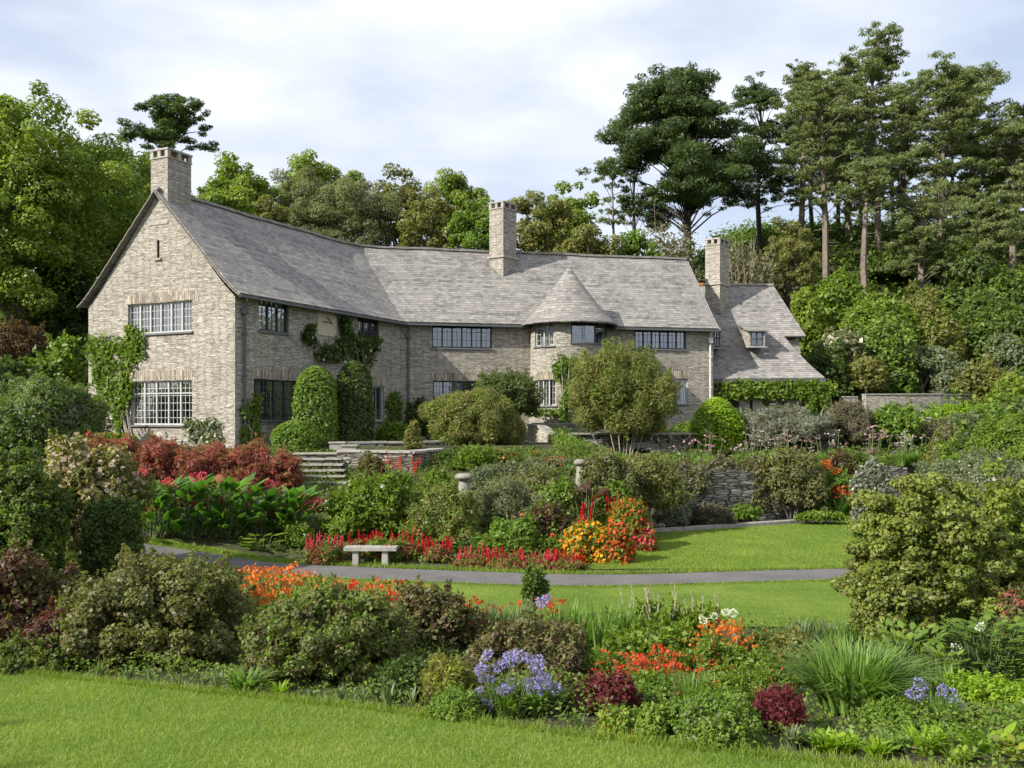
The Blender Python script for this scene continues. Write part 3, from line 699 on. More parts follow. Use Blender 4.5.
def dormer(x0, x1, y0, y1, d, back_d, slope_back, stones):
    a, b = place(x0, d, 0).x, place(x1, d, 0).x; z1, z0 = zat(y0, d), zat(y1, d)
    def mp_(s, z, o=0.0): return Vector((a+s, d-o, z))
    wd = b-a; op = (.08, wd-.08, z0+.05, z1-.08)
    mb = MB()
    for (s0, s1, q0, q1) in ((0, .08, z0, z1), (wd-.08, wd, z0, z1), (.08, wd-.08, z1-.08, z1), (.08, wd-.08, z0, z0+.05)):
        mb.face([mp_(s0, q0), mp_(s1, q0), mp_(s1, q1), mp_(s0, q1)])
    for s in (0, wd): mb.face([mp_(s, z0), mp_(s, z1), Vector((a+s, back_d, z1+.2)), Vector((a+s, back_d, z0))])
    dm = hb(mb, 'dormer', STONE)
    r_ = MB(); r_.face([(a-.15, d-.15, z1+.0), (b+.15, d-.15, z1+.0), (b+.15, back_d+.6, slope_back), (a-.15, back_d+.6, slope_back)]); r_.face([(a-.15, d-.15, z1-.08), (b+.15, d-.15, z1-.08), (b+.15, d-.15, z1), (a-.15, d-.15, z1)])
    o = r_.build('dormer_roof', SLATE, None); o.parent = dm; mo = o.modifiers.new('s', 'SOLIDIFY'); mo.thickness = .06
    wn = MB(); wn.face([mp_(op[0], op[2], -.06), mp_(op[1], op[2], -.06), mp_(op[1], op[3], -.06), mp_(op[0], op[3], -.06)]); o = wn.build('window', GLASS, None); o.parent = dm
    f_ = MB()
    for k in range(3): s = op[0]+.03+(op[1]-op[0]-.06)*k/2; f_.obox(mp_(s, op[2], -.03), mp_(s, op[3], -.03), .06, .06)
    for z in (op[2]+.03, op[3]-.03, (op[2]+op[3])/2): f_.obox(mp_(op[0], z, -.03), mp_(op[1], z, -.03), .05, .05)
    o = f_.build('window_frame', DARKW, None); o.parent = dm
    l_ = MB(); l_.box((a+wd/2, d-.08, z0-.02), (wd+.15, .35, .04)); o = l_.build('lead_apron', LEAD, None); o.parent = dm
dormer(749, 765, 330, 347, 46.0, 47.3, 4.95, True); dormer(712.5, 721.5, 328, 348, 45.95, 47.0, 4.9, True)
# interior floors keep the rooms dark
fl = MB()
for z in (GZ+.02, 1.75):
    for a_, b_ in zip(st[1:], st[2:]): fl.face([(a_[0].x+N1.x*.2, a_[0].y+.3, z), (b_[0].x, b_[0].y+.3, z), (b_[2].x, b_[2].y-.2, z), (a_[2].x, a_[2].y-.2, z)])
hb(fl, 'inner_floor', OAK)
# ---------------------------------------------------------------- foliage toolkit (numpy)
def leafmat(name, cols, trans=.35, rough=.55, noise=1.1, spec=.35):
    m, t, b = mat(name); LN = t.links.new
    at = N(t, 'ShaderNodeAttribute', attribute_name='rnd'); tcn = N(t, 'ShaderNodeTexCoord')
    ns = N(t, 'ShaderNodeTexNoise', inp={'Scale': noise, 'Detail': 4, 'Roughness': .6}); LN(tcn.outputs['Object'], ns.inputs['Vector'])
    a = N(t, 'ShaderNodeMath', operation='MULTIPLY_ADD', inp={1: .62}); LN(at.outputs['Fac'], a.inputs[0])
    s = N(t, 'ShaderNodeMapRange', inp={1: .3, 2: .7, 3: 0, 4: .38}); LN(ns.outputs['Fac'], s.inputs[0]); LN(s.outputs[0], a.inputs[2])
    r = ramp(t, cols); LN(a.outputs[0], r.inputs[0]); LN(r.outputs[0], b.inputs['Base Color'])
    b.inputs['Roughness'].default_value = rough; b.inputs['Specular IOR Level'].default_value = spec
    tr = N(t, 'ShaderNodeBsdfTranslucent'); g_ = N(t, 'ShaderNodeVectorMath', operation='MULTIPLY', inp={1: (1.15, 1.3, .5)}); LN(r.outputs[0], g_.inputs[0]); LN(g_.outputs[0], tr.inputs['Color'])
    mxs = N(t, 'ShaderNodeMixShader', inp={0: trans}); o = [n for n in t.nodes if n.type == 'OUTPUT_MATERIAL'][0]
    LN(b.outputs[0], mxs.inputs[1]); LN(tr.outputs[0], mxs.inputs[2]); LN(mxs.outputs[0], o.inputs[0])
    return m
PAL = {
 'bright': [(0.077, 0.131, 0.013), (0.139, 0.214, 0.022), (0.232, 0.309, 0.038)],
 'lime':   [(0.115, 0.202, 0.011), (0.218, 0.336, 0.018), (0.345, 0.470, 0.036)],
 'mid':    [(0.073, 0.136, 0.018), (0.145, 0.232, 0.030), (0.244, 0.329, 0.053)],
 'oak':    [(0.094, 0.150, 0.020), (0.176, 0.245, 0.030), (0.311, 0.358, 0.051)],
 'dark':   [(0.032, 0.062, 0.013), (0.070, 0.114, 0.022), (0.138, 0.176, 0.035)],
 'olive':  [(0.094, 0.103, 0.027), (0.176, 0.179, 0.048), (0.289, 0.272, 0.076)],
 'tan':    [(0.095, 0.112, 0.050), (0.168, 0.185, 0.083), (0.246, 0.252, 0.127)],
 'twig':   [(0.095, 0.101, 0.054), (0.189, 0.176, 0.101), (0.284, 0.257, 0.155)],
 'bronze': [(.045, .065, .02), (.09, .105, .035), (.17, .135, .06), (.15, .19, .05), (.20, .15, .07)],
 'gold':   [(.06, .12, .015), (.13, .20, .028), (.17, .18, .04), (.24, .31, .04), (.22, .15, .06)],
 'brown':  [(.07, .045, .022), (.13, .08, .035), (.20, .125, .05)],
 'russet': [(.08, .06, .03), (.22, .075, .055), (.36, .10, .08), (.44, .13, .11)],
 'purple': [(0.049, 0.029, 0.022), (0.105, 0.048, 0.036), (0.154, 0.080, 0.049)],
 'maroon': [(.08, .018, .02), (.16, .03, .035), (.22, .05, .05)],
 'silver': [(.13, .14, .11), (.21, .22, .175), (.31, .32, .26)],
 'sage':   [(.09, .12, .055), (.16, .19, .10), (.23, .26, .15)],
 'heath':  [(.10, .09, .06), (.17, .15, .10), (.24, .22, .155)],
 'yellow': [(.16, .20, .02), (.28, .30, .03), (.38, .37, .06)],
 'pine':   [(0.028, 0.054, 0.014), (0.061, 0.098, 0.024), (0.112, 0.149, 0.036)],
 'scots':  [(.09, .115, .04), (.16, .195, .065), (.24, .27, .10)],
 'blade':  [(0.085, 0.150, 0.031), (0.152, 0.255, 0.047), (0.270, 0.360, 0.094)],
 'sword':  [(0.078, 0.124, 0.051), (0.156, 0.214, 0.094), (0.265, 0.310, 0.143)],
 'canna':  [(.04, .11, .02), (.10, .21, .035), (.20, .33, .08)],
 'cream':  [(.35, .30, .24), (.55, .49, .42), (.70, .64, .57)],
 'pinky':  [(.30, .22, .15), (.48, .37, .28), (.58, .48, .40)],
 'white':  [(.6, .6, .56), (.75, .75, .7), (.85, .85, .8)],
 'red':    [(.42, .012, .018), (.62, .02, .025), (.75, .05, .05)],
 'rose':   [(.48, .03, .07), (.66, .07, .13), (.75, .14, .20)],
 'orange': [(.50, .10, .015), (.66, .16, .02), (.78, .27, .035)],
 'scarlet':[(.40, .035, .015), (.58, .07, .02), (.70, .13, .03)],
 'amber':  [(.72, .24, .008), (.82, .36, .012), (.85, .46, .03)],
 'blue':   [(0.216, 0.187, 0.494), (0.324, 0.281, 0.646), (0.454, 0.391, 0.760)],
 'pink':   [(.45, .22, .30), (.60, .34, .42), (.72, .50, .55)],
 'lilac':  [(.35, .25, .30), (.5, .38, .42), (.6, .5, .5)],
 'lawn': [(0.096, 0.174, 0.020), (0.168, 0.252, 0.031), (0.240, 0.308, 0.044), (0.360, 0.370, 0.088)],
 'grassy': [(.06, .11, .02), (.12, .17, .035), (.20, .23, .08)],
}
MATS = {}
def LM_(k):
    if k not in MATS:
        fl_ = k in ('red', 'rose', 'orange', 'scarlet', 'amber', 'blue', 'pink', 'white', 'cream', 'lilac', 'pinky')
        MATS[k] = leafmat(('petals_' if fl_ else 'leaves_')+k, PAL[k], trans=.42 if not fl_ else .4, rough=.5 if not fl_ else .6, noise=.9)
    return MATS[k]
BARK = {'grey': plain('bark_grey', (.16, .14, .115), var=.35, scale=5, bump=.8), 'red': plain('bark_pine', (.17, .135, .11), var=.4, scale=3, bump=.8),
        'dark': plain('bark_dark', (.06, .05, .04), var=.35, scale=4, bump=.8), 'pale': plain('bark_pale', (.36, .31, .24), var=.25, scale=6, bump=.4),
        'stem': plain('green_stem', (.10, .14, .05), var=.2)}
def unit(a): return a/np.maximum(np.linalg.norm(a, axis=1, keepdims=True), 1e-9)
def leaves(rng, c, n, ln, wd, jit=.5, fold=False):
    """flat rhombic leaves at c with normals n"""
    k = len(c); l = ln*(1+jit*(rng.random((k, 1))*2-1)); wdt = l*wd/ln*(1+.3*(rng.random((k, 1))*2-1))
    t = unit(np.cross(n, rng.normal(size=(k, 3)))); b = np.cross(n, t)
    bend = n*l*.18
    v = np.stack([c-t*l/2-bend, c+b*wdt/2+t*l*.05, c+t*l/2-bend, c-b*wdt/2+t*l*.05], 1).reshape(-1, 3)
    return v
def q4(nq): return np.arange(nq*4).reshape(-1, 4)
def clump_centres(rng, R3, n, lo=-.35, rough=.14, dome=False):
    u = unit(rng.normal(size=(n*3, 3))); u = u[u[:, 2] > lo][:n]
    r = 1-rng.random((len(u), 1))**1.6*.5+rng.normal(size=(len(u), 1))*rough*.5
    a = np.arctan2(u[:, 1:2], u[:, :1]); k = rng.random(5)*6.283     # an uneven, lobed outline
    r = r*(1+rough*.9*(np.sin(2*a+k[0]+u[:, 2:]*2)+.8*np.sin(3*a+k[1]-u[:, 2:]*3)+.6*np.sin(5*a+k[2]+u[:, 2:]*5))*.55)
    c = u.copy()
    if dome:                                  # keeps its width down to the ground
        low = u[:, 2] < 0; hxy = np.maximum(np.linalg.norm(u[:, :2], axis=1, keepdims=True), .2); c[low, :2] = (u[:, :2]/hxy*(.9+.1*hxy))[low]
    return c*r*np.array(R3), u
def cloud(rng, R3, nclump, cr, ln, wd, cover=1.6, lo=-.35, flat=1.0, needle=False, rough=.14, spread=.55, inner=.15, dome=False, shoots=.10):
    """leaf cloud of a crown with radii R3 about the origin, built of overlapping clumps"""
    cc, cu_ = clump_centres(rng, R3, nclump, lo, rough, dome)
    rs = cr*(.55+.95*rng.random(len(cc))**1.3)
    P, Nn, G = [], [], []
    for c, r_, k in zip(cc, rs, range(len(cc))):
        n = int(max(12, cover*4*math.pi*r_*r_*(.5+.5*flat)/(ln*wd*.5)*.42))
        u = unit(rng.normal(size=(n, 3)))
        rad = r_*(1-rng.random((n, 1))**2.0*spread)
        p = c+u*rad*np.array([1, 1, flat])
        nn = unit(u*.7+np.array([-.12, -.15, .45])+rng.normal(size=(n, 3))*(.75 if needle else .42))
        P.append(p); Nn.append(nn); G.append(np.full(n, rng.random()))
        if shoots and u[:, 2].max() > 0:      # a few young shoots standing out of each clump
            for _ in range(2):
                dr = unit((cu_[k]*.8+np.array([0, 0, .7])+rng.normal(size=3)*.45)[None])[0]; m = max(3, int(n*shoots/2)); t = rng.random((m, 1))
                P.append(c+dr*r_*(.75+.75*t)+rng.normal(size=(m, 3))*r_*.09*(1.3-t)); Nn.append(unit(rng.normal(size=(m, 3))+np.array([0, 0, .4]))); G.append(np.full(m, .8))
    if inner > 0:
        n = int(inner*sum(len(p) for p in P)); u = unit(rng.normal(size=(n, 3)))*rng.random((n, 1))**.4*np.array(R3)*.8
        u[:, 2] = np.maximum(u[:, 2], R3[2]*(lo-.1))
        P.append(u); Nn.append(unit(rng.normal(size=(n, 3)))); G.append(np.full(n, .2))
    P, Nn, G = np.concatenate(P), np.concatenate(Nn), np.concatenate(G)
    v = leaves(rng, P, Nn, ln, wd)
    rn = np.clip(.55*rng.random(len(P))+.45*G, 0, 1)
    return v, rn, cc, P, Nn
def shape_lift(v, h0): return v
def tubes(name, segs, m, parent):
    mb = MB()
    for pts, rad in segs: mb.tube(pts, rad, 6, cap=False)
    return mb.build(name, m, parent)
def gpos(px, d): x = (px-CX)/F*d; return x, d, gz(x, d)

def finish(base, name, label, cat, group):
    o = empty(name, base); tag(o, label, cat, group); return o
seedc = [100]
def nseed(): seedc[0] += 1; return np.random.default_rng(seedc[0])

def flecks(rng, P, Nn, n, size, zmin=None, offs=.02):
    idx = rng.choice(len(P), size=min(n, len(P)), replace=False); p = P[idx]+Nn[idx]*offs
    return leaves(rng, p, unit(Nn[idx]+rng.normal(size=(len(idx), 3))*.4), size, size*.85)

def bush(name, label, cat, px, d, ytop, wpx, pal, group=None, lp=3.6, asp=.55, cover=1.5, cr=.30, nc=None, ybot=None, flowers=None, depth=.9,
         lo=-.75, flat=.9, needle=False, stems=None, base=None, rough=.24, spread=.6, mix=None, bark='grey', dome=True, srad=1.0):
    """rounded or sprawling shrub; width and top measured in the photo, its foot on the ground"""
    rng = nseed(); x, y, z = gpos(px, d) if base is None else base
    ztop = zat(ytop, d); h = max(ztop-z, .15); zb = z if ybot is None else zat(ybot, d)
    W = wpx/F*d/2; hz = (ztop-zb)
    crr = cr*min(W, max(hz*.8, .15)); big = crr*.95
    R3 = [max(W-big, W*.55), max(W-big, W*.55)*depth, max(hz*.5-big*.6, hz*.3) if ybot is not None else max(hz*.6-big*.6, hz*.35)]
    cz = ztop-z-big*.9-R3[2]; ln = lp/F*d; nc = nc or int(np.clip(2.6*(W*W+2*W*hz*.5)*2/(crr*crr), 14, 260))
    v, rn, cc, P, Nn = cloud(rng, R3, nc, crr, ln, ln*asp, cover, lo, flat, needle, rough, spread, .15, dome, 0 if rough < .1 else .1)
    v[:, 2] += cz; P = P+np.array([0, 0, cz]); cc = cc+np.array([0, 0, cz])
    keep = np.repeat(P[:, 2] > .01, 4); v = v[keep]; rn = rn[P[:, 2] > .01]
    root = finish((x, y, z), name, label, cat, group)
    if mix:                                   # a second leaf colour in some clumps
        k2 = (rn > 1-mix[1]); kk = np.repeat(k2, 4)
        quadmesh('foliage', v[~kk], q4((~k2).sum()), LM_(pal), root, rn[~k2]/(1-mix[1])); quadmesh('young_foliage', v[kk], q4(k2.sum()), LM_(mix[0]), root, rng.random(k2.sum()))
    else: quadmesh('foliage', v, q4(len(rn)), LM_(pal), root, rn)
    segs = []
    ns = stems if stems is not None else 7
    sel = cc[rng.choice(len(cc), size=min(ns, len(cc)), replace=False)]
    for c in sel:
        a = Vector((c[0]*.12, c[1]*.12, -.05)); b = Vector(c)*.98; m_ = a.lerp(b, .5)+Vector((rng.normal()*.05*W, rng.normal()*.05*W, hz*.05))
        r0 = max(.01, .03*W*(1.2 if stems else .8))*srad; segs.append(([a, m_, b], [r0, r0*.7, r0*.3]))
    if segs: tubes('stems', segs, BARK[bark], root)
    if flowers:
        for (fp, n, sz) in (flowers if isinstance(flowers, list) else [flowers]):
            sel = (Nn[:, 2] > -.3) & (P[:, 1] < R3[1]*.5) & (np.linalg.norm(P-np.array([0, 0, cz]), axis=1) > .45*min(R3[0], R3[2]))
            PP, NN = P[sel], Nn[sel]
            fv = flecks(rng, PP, NN, n, sz/F*d, offs=ln*.6)
            o = quadmesh('blossoms', fv, q4(len(fv)//4), LM_(fp), root, rng.random(len(fv)//4)); o['kind'] = 'stuff'
    return root

def blades(rng, n, h, spread, wd, lean=.6, seg=4, stiff=.5):
    """arching strap leaves from a common crown"""
    a = rng.random(n)*2*math.pi; le = lean*rng.random(n)**.7; hh = h*(.6+.4*rng.random(n))*1.0
    dx, dy = np.cos(a), np.sin(a); b0 = np.stack([dx*spread*rng.random(n), dy*spread*rng.random(n), np.zeros(n)], 1)
    sx, sy = -dy, dx; V = []; tt = np.linspace(0, 1, seg+1)
    for t in tt:
        r_ = le*hh*(t**(1+stiff))*1.1; z = hh*(t-le*.42*t**3)
        w_ = wd*np.sin(math.pi*min(.5+t*.5, .98))**.8*(1 if t < .99 else .1)*(1 if t > .01 else .8)
        c = b0+np.stack([dx*r_, dy*r_, z], 1)
        V.append(c-np.stack([sx*w_/2, sy*w_/2, 0*sx], 1)); V.append(c+np.stack([sx*w_/2, sy*w_/2, 0*sx], 1))
    V = np.stack(V, 1); k = V.shape[1]; idx = np.arange(n)[:, None]*k
    Fq = np.concatenate([idx+np.array([[2*i, 2*i+1, 2*i+3, 2*i+2]]) for i in range(seg)], 0)
    rn = np.tile(rng.random(n), seg)
    return V.reshape(-1, 3), Fq, rn
def strap(name, label, cat, px, d, ytop, wpx, pal='blade', group=None, n=120, wpxl=2.2, lean=.7, stiff=.5, base=None, heads=None, fleck=None, spikes=None, clumps=None, root=None):
    rng = nseed(); x, y, z = gpos(px, d) if base is None else base
    h = max(zat(ytop, d)-z, .12); W = wpx/F*d/2
    root = finish((x, y, z), name, label, cat, group)
    v, f, r_ = [], [], []; off = 0; cl = clumps or max(1, int(W/(h*.55)))
    for i in range(cl):
        cx = (rng.random()*2-1)*max(0, W-h*lean*.7) if cl > 1 else 0; cy = (rng.random()*2-1)*.4*W if cl > 1 else 0
        vv_, ff, rr = blades(rng, max(8, n//cl), h*(.85+.3*rng.random()) if cl > 1 else h, min(W*.35, h*.35), wpxl/F*d, lean, 4, stiff)
        vv_ = vv_+np.array([cx, cy, 0]); v.append(vv_); f.append(ff+off); off += len(vv_); r_.append(rr)
    quadmesh('leaves', np.concatenate(v), np.concatenate(f), LM_(pal), root, np.concatenate(r_))
    if heads: add_heads(rng, root, x, y, z, d, **heads)
    if fleck:                                 # sprays of small flowers held above the leaves
        fp, nf, sz, y0, y1 = fleck; z0, z1 = zat(y1, d)-z, zat(y0, d)-z
        ns = max(4, nf//9); P = []; segs = []
        for i in range(ns):
            q_ = float(np.clip(rng.normal()*.5, -1.1, 1.1)); p = np.array([q_*W, (rng.random()*2-1)*W*.5, z0+(z1-z0)*(rng.random()-.25*q_*q_+.1*math.sin(q_*6))])
            dr = unit(rng.normal(size=(1, 3)))[0]*np.array([1, .5, .35]); 
            for k in range(9): P.append(p+dr*(k-4)*sz/F*d*.9+rng.normal(size=3)*.01)
            segs.append(([Vector((p[0]*.7, p[1]*.7, 0)), Vector(p)], [.004/10*d, .003/10*d]))
        P = np.array(P); fv = leaves(rng, P, unit(rng.normal(size=P.shape)+np.array([0, -.6, .5])), sz/F*d, sz*.8/F*d)
        o = quadmesh('blossoms', fv, q4(len(P)), LM_(fp), root, rng.random(len(P))); o['kind'] = 'stuff'
        tubes('flower_stems', segs, BARK['stem'], root)
    if spikes: add_spikes(rng, root, x, y, z, d, **spikes)
    return root
HEADM = {}
def head_mesh(pal, n=70):
    if pal not in HEADM:
        rng = np.random.default_rng(5); u = unit(rng.normal(size=(n, 3))); u[:, 2] *= .75; p = u*(.7+.3*rng.random((n, 1)))
        v = leaves(rng, p, unit(np.cross(u, rng.normal(size=u.shape))), .48, .2); o = quadmesh('tmp', v, q4(n), LM_(pal), None, rng.random(n)); HEADM[pal] = o.data; bpy.data.objects.remove(o)
    return HEADM[pal]
def add_heads(rng, root, x, y, z, d, pal='blue', pts=(), size=7, flat=1):
    me = head_mesh(pal)
    segs = []
    for (hx, hy) in pts:
        dd = d-.15+.3*rng.random()
        o = link('flower_head', me, root); p = Vector(((hx-CX)/F*dd-x, dd-y, zat(hy, dd)-z)); o.location = p
        s = size/F*d*(.85+.3*rng.random()); o.scale = (s, s, s*flat); o.rotation_euler = (rng.random(), rng.random(), rng.random()*6)
        segs.append(([Vector((p.x*.35, p.y*.35, 0)), Vector((p.x*.75, p.y*.75, p.z*.6)), p], [.006, .005, .005]))
    tubes('flower_stems', segs, BARK['stem'], root)
SPM = {}
def spike_mesh(pal, n=60):
    if pal not in SPM:
        rng = np.random.default_rng(9); t = rng.random(n); a = rng.random(n)*6.283; r_ = .16*(1-t*.75)
        p = np.stack([np.cos(a)*r_, np.sin(a)*r_, t], 1); v = leaves(rng, p, unit(np.stack([np.cos(a), np.sin(a), .4+0*a], 1)+rng.normal(size=(n, 3))*.4), .2, .12)
        o = quadmesh('tmp', v, q4(n), LM_(pal), None, rng.random(n)); SPM[pal] = o.data; bpy.data.objects.remove(o)
    return SPM[pal]
def add_spikes(rng, root, x, y, z, d, pal='red', n=20, h=12, W=20, y0=None, y1=None, wid=1.0):
    """upright flower spires: h px tall, tips between rows y0 and y1"""
    me = spike_mesh(pal); segs = []
    for i in range(n):
        o = link('flower_spike', me, root); hp = h/F*d*(.7+.5*rng.random()); zt = zat(y0+(y1-y0)*rng.random(), d)-z
        p = Vector(((rng.random()*2-1)*W/F*d, (rng.random()*2-1)*W*.4/F*d, zt-hp)); o.location = p; o.scale = (hp*wid, hp*wid, hp)
        o.rotation_euler = (rng.normal()*.12, rng.normal()*.12, rng.random()*6)
        segs.append(([Vector((p.x*.9, p.y*.9, 0)), p], [.006*d/20, .005*d/20]))
    tubes('flower_stems', segs, BARK['stem'], root)
def bigleaf(name, label, cat, px, d, ytop, wpx, pal='canna', group=None, n=40, lpx=26, wr=.38, up=.75, base=None, flowers=None, fl=None, open_=.5):
    """broad, pointed leaves with a midrib fold, standing on short stalks"""
    rng = nseed(); x, y, z = gpos(px, d) if base is None else base
    h = max(zat(ytop, d)-z, .2); W = wpx/F*d/2; ln = lpx/F*d
    V, Fq, rn = [], [], []; off = 0; segs = []
    for i in range(n):
        a = rng.random()*6.283; rr = W*.85*rng.random()**.6; zz = h*(.08+.72*rng.random())
        b = np.array([math.cos(a)*rr, math.sin(a)*rr*.7, zz])
        el = up*(.6+.5*rng.random()); dr = np.array([math.cos(a)*math.cos(el), math.sin(a)*math.cos(el), math.sin(el)])
        sd = np.array([-math.sin(a), math.cos(a), 0.0]); nm = np.cross(sd, dr); L_l = ln*(.7+.5*rng.random()); wd = L_l*wr
        tt = np.linspace(0, 1, 6); prof_ = [.05, .32, .5, .46, .28, .02]; pts = []
        for t, q in zip(tt, prof_):
            c = b+dr*L_l*t-np.array([0, 0, 1])*L_l*.22*t*t; up_ = nm*wd*.22*(-1)
            pts += [c-sd*wd*q-up_*q*1.2, c, c+sd*wd*q-up_*q*1.2]
        V.append(np.array(pts))
        for k in range(5):
            for s in (0, 1): Fq.append([off+3*k+s, off+3*k+1+s, off+3*k+4+s, off+3*k+3+s])
        rn += [rng.random()]*10; off += 18
        if i % 2 == 0: segs.append(([Vector((b[0]*.5, b[1]*.5, 0)), Vector(b)], [.008*d/15, .006*d/15]))
    root = finish((x, y, z), name, label, cat, group)
    quadmesh('leaves', np.concatenate(V), np.array(Fq), LM_(pal), root, np.array(rn), smooth=True)
    tubes('stems', segs, BARK['stem'], root)
    if flowers: add_heads(rng, root, x, y, z, d, **flowers)
    if fl: add_spikes(rng, root, x, y, z, d, **fl)
    return root
def broadleaf(name, label, px, d, ytop, wpx, ybot, pal='mid', group=None, lp=4.2, asp=.6, cover=1.25, nc=46, cr=.30, trunk=.35, bark='dark', base=None, lo=-.6, flat=.75, rough=.11, cat='tree', needle=False, depth=.85, xoff=0, spread=.6, inner=.12, limbs=9):
    """deciduous tree: tapered trunk, limbs to the crown's clumps, leaves round them"""
    rng = nseed(); x, y, z = gpos(px, d) if base is None else base
    zt, zb = zat(ytop, d), zat(ybot, d); W = wpx/F*d/2; H2 = (zt-zb)/2; crr = cr*.85*min(W, H2*1.1)
    R3 = [max(W-crr*.8, W*.5), max(W-crr*.8, W*.5)*depth, max(H2-crr*1.0, H2*.5)]; ln = lp*.74/F*d
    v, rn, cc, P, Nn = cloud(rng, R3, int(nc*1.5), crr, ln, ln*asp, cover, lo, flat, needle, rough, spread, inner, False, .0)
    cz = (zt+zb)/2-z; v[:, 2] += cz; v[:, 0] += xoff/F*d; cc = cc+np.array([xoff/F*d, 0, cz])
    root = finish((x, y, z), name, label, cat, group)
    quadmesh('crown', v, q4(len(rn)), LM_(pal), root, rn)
    H = zt-z; r0 = trunk; tp = [Vector((0, 0, -.4)), Vector((rng.normal()*.1, 0, H*.3)), Vector((xoff/F*d*.6+rng.normal()*.2, rng.normal()*.2, H*.62)), Vector((xoff/F*d, 0, H*.86))]
    segs = [(tp, [r0*1.25, r0, r0*.65, r0*.2])]
    for c in cc[rng.choice(len(cc), size=min(limbs, len(cc)), replace=False)]:
        a = tp[1].lerp(tp[2], rng.random()*.9); segs.append(([a, a.lerp(Vector(c), .5)+Vector((0, 0, .05*H)), Vector(c)], [r0*.4, r0*.25, r0*.08]))
    tubes('trunk', segs, BARK[bark], root)
    return root
def pine(name, label, px, d, ytop, ybot, wpx, pal='scots', group=None, seed=0, trunk=.3, bark='red', lean=0, lp=4.6, npad=34, crown0=.45, shape='scots', base=None, dens=1.0, lean_top=0, dead=6):
    """pine: bare trunk, whorled limbs, flattened pads of needle tufts with gaps between them"""
    rng = nseed(); x, y, z = gpos(px, d) if base is None else base
    zt = zat(ytop, d); H = zt-z; zc = zat(ybot, d)-z; W = wpx/F*d/2; ln = lp*.82/F*d; segs = []; trunk = trunk*.62
    lx = lean/F*d; tp = [Vector((0, 0, -.5)), Vector((lx*.2+rng.normal()*.15, rng.normal()*.1, H*.3)), Vector((lx*.6+rng.normal()*.2, rng.normal()*.2, H*.65)), Vector((lx, 0, H*.97))]
    segs.append((tp, [trunk*1.2, trunk, trunk*.7, trunk*.12]))
    def tr_at(t):
        ts = [0, .3, .65, .97]
        for i in range(3):
            if t <= ts[i+1] or i == 2: k = (t-ts[i])/(ts[i+1]-ts[i]); return tp[i].lerp(tp[i+1], min(max(k, 0), 1))
    P, Nn, G = [], [], []; t0 = zc/H
    for i in range(npad):
        f = ((i+rng.random())/npad)**(.72 if shape == 'scots' else 1); t = t0+(1-t0)*f
        if shape == 'scots': rad = W*(.35+.65*math.sin(math.pi*min(1, f*.72+.2))**.8)*(.6+.5*rng.random())
        elif shape == 'dome': rad = W*math.sqrt(max(0, 1-(f*1.0)**2.2))*(.75+.25*rng.random())
        elif shape == 'flat': rad = W*(.95 if f < .75 else .55)*(.6+.4*rng.random())
        else: rad = W*(1-f)**.75
        a = rng.random()*6.283; rr = rad*(.15+.8*rng.random()**.8)
        o = tr_at(max(.2, t-.06 if shape != 'dome' else t*.8)); c = tr_at(t)+Vector((math.cos(a)*rr, math.sin(a)*rr, rng.normal()*.02*H))
        pr = W*(.12+.15*rng.random())
        for j in range(5):
            cc = np.array(c)+rng.normal(size=3)*np.array([pr*.8, pr*.8, pr*.3]); r_ = pr*(.35+.5*rng.random())
            n = int(dens*1.25*2*math.pi*r_*r_/(ln*ln*.3*.5)*.5); u = unit(rng.normal(size=(n, 3))); u[:, 2] = u[:, 2]*.8+.15
            P.append(cc+u*(1-rng.random((n, 1))**1.5*.6)*r_*np.array([1, 1, .55])); Nn.append(unit(rng.normal(size=(n, 3))*.8+u*.6+np.array([-.2, -.3, .6]))); G.append(np.full(n, rng.random()))
        m_ = o.lerp(c, .5)+Vector((0, 0, rr*.08)); segs.append(([o, m_, c], [trunk*.22, trunk*.15, trunk*.04]))
    for i in range(dead):
        t = t0*(.5+.5*rng.random()); o = tr_at(t); a = rng.random()*6.283; l_ = W*(.15+.3*rng.random()); segs.append(([o, o+Vector((math.cos(a)*l_, math.sin(a)*l_, -.1*l_))], [trunk*.12, trunk*.03]))
    P, Nn, G = np.concatenate(P), np.concatenate(Nn), np.concatenate(G)
    v = leaves(rng, P, Nn, ln*1.05, ln*.27); rn = np.clip(.5*rng.random(len(P))+.5*G, 0, 1)
    root = finish((x, y, z), name, label, 'tree', group)
    quadmesh('crown', v, q4(len(P)), LM_(pal), root, rn); tubes('trunk', segs, BARK[bark], root)
    return root
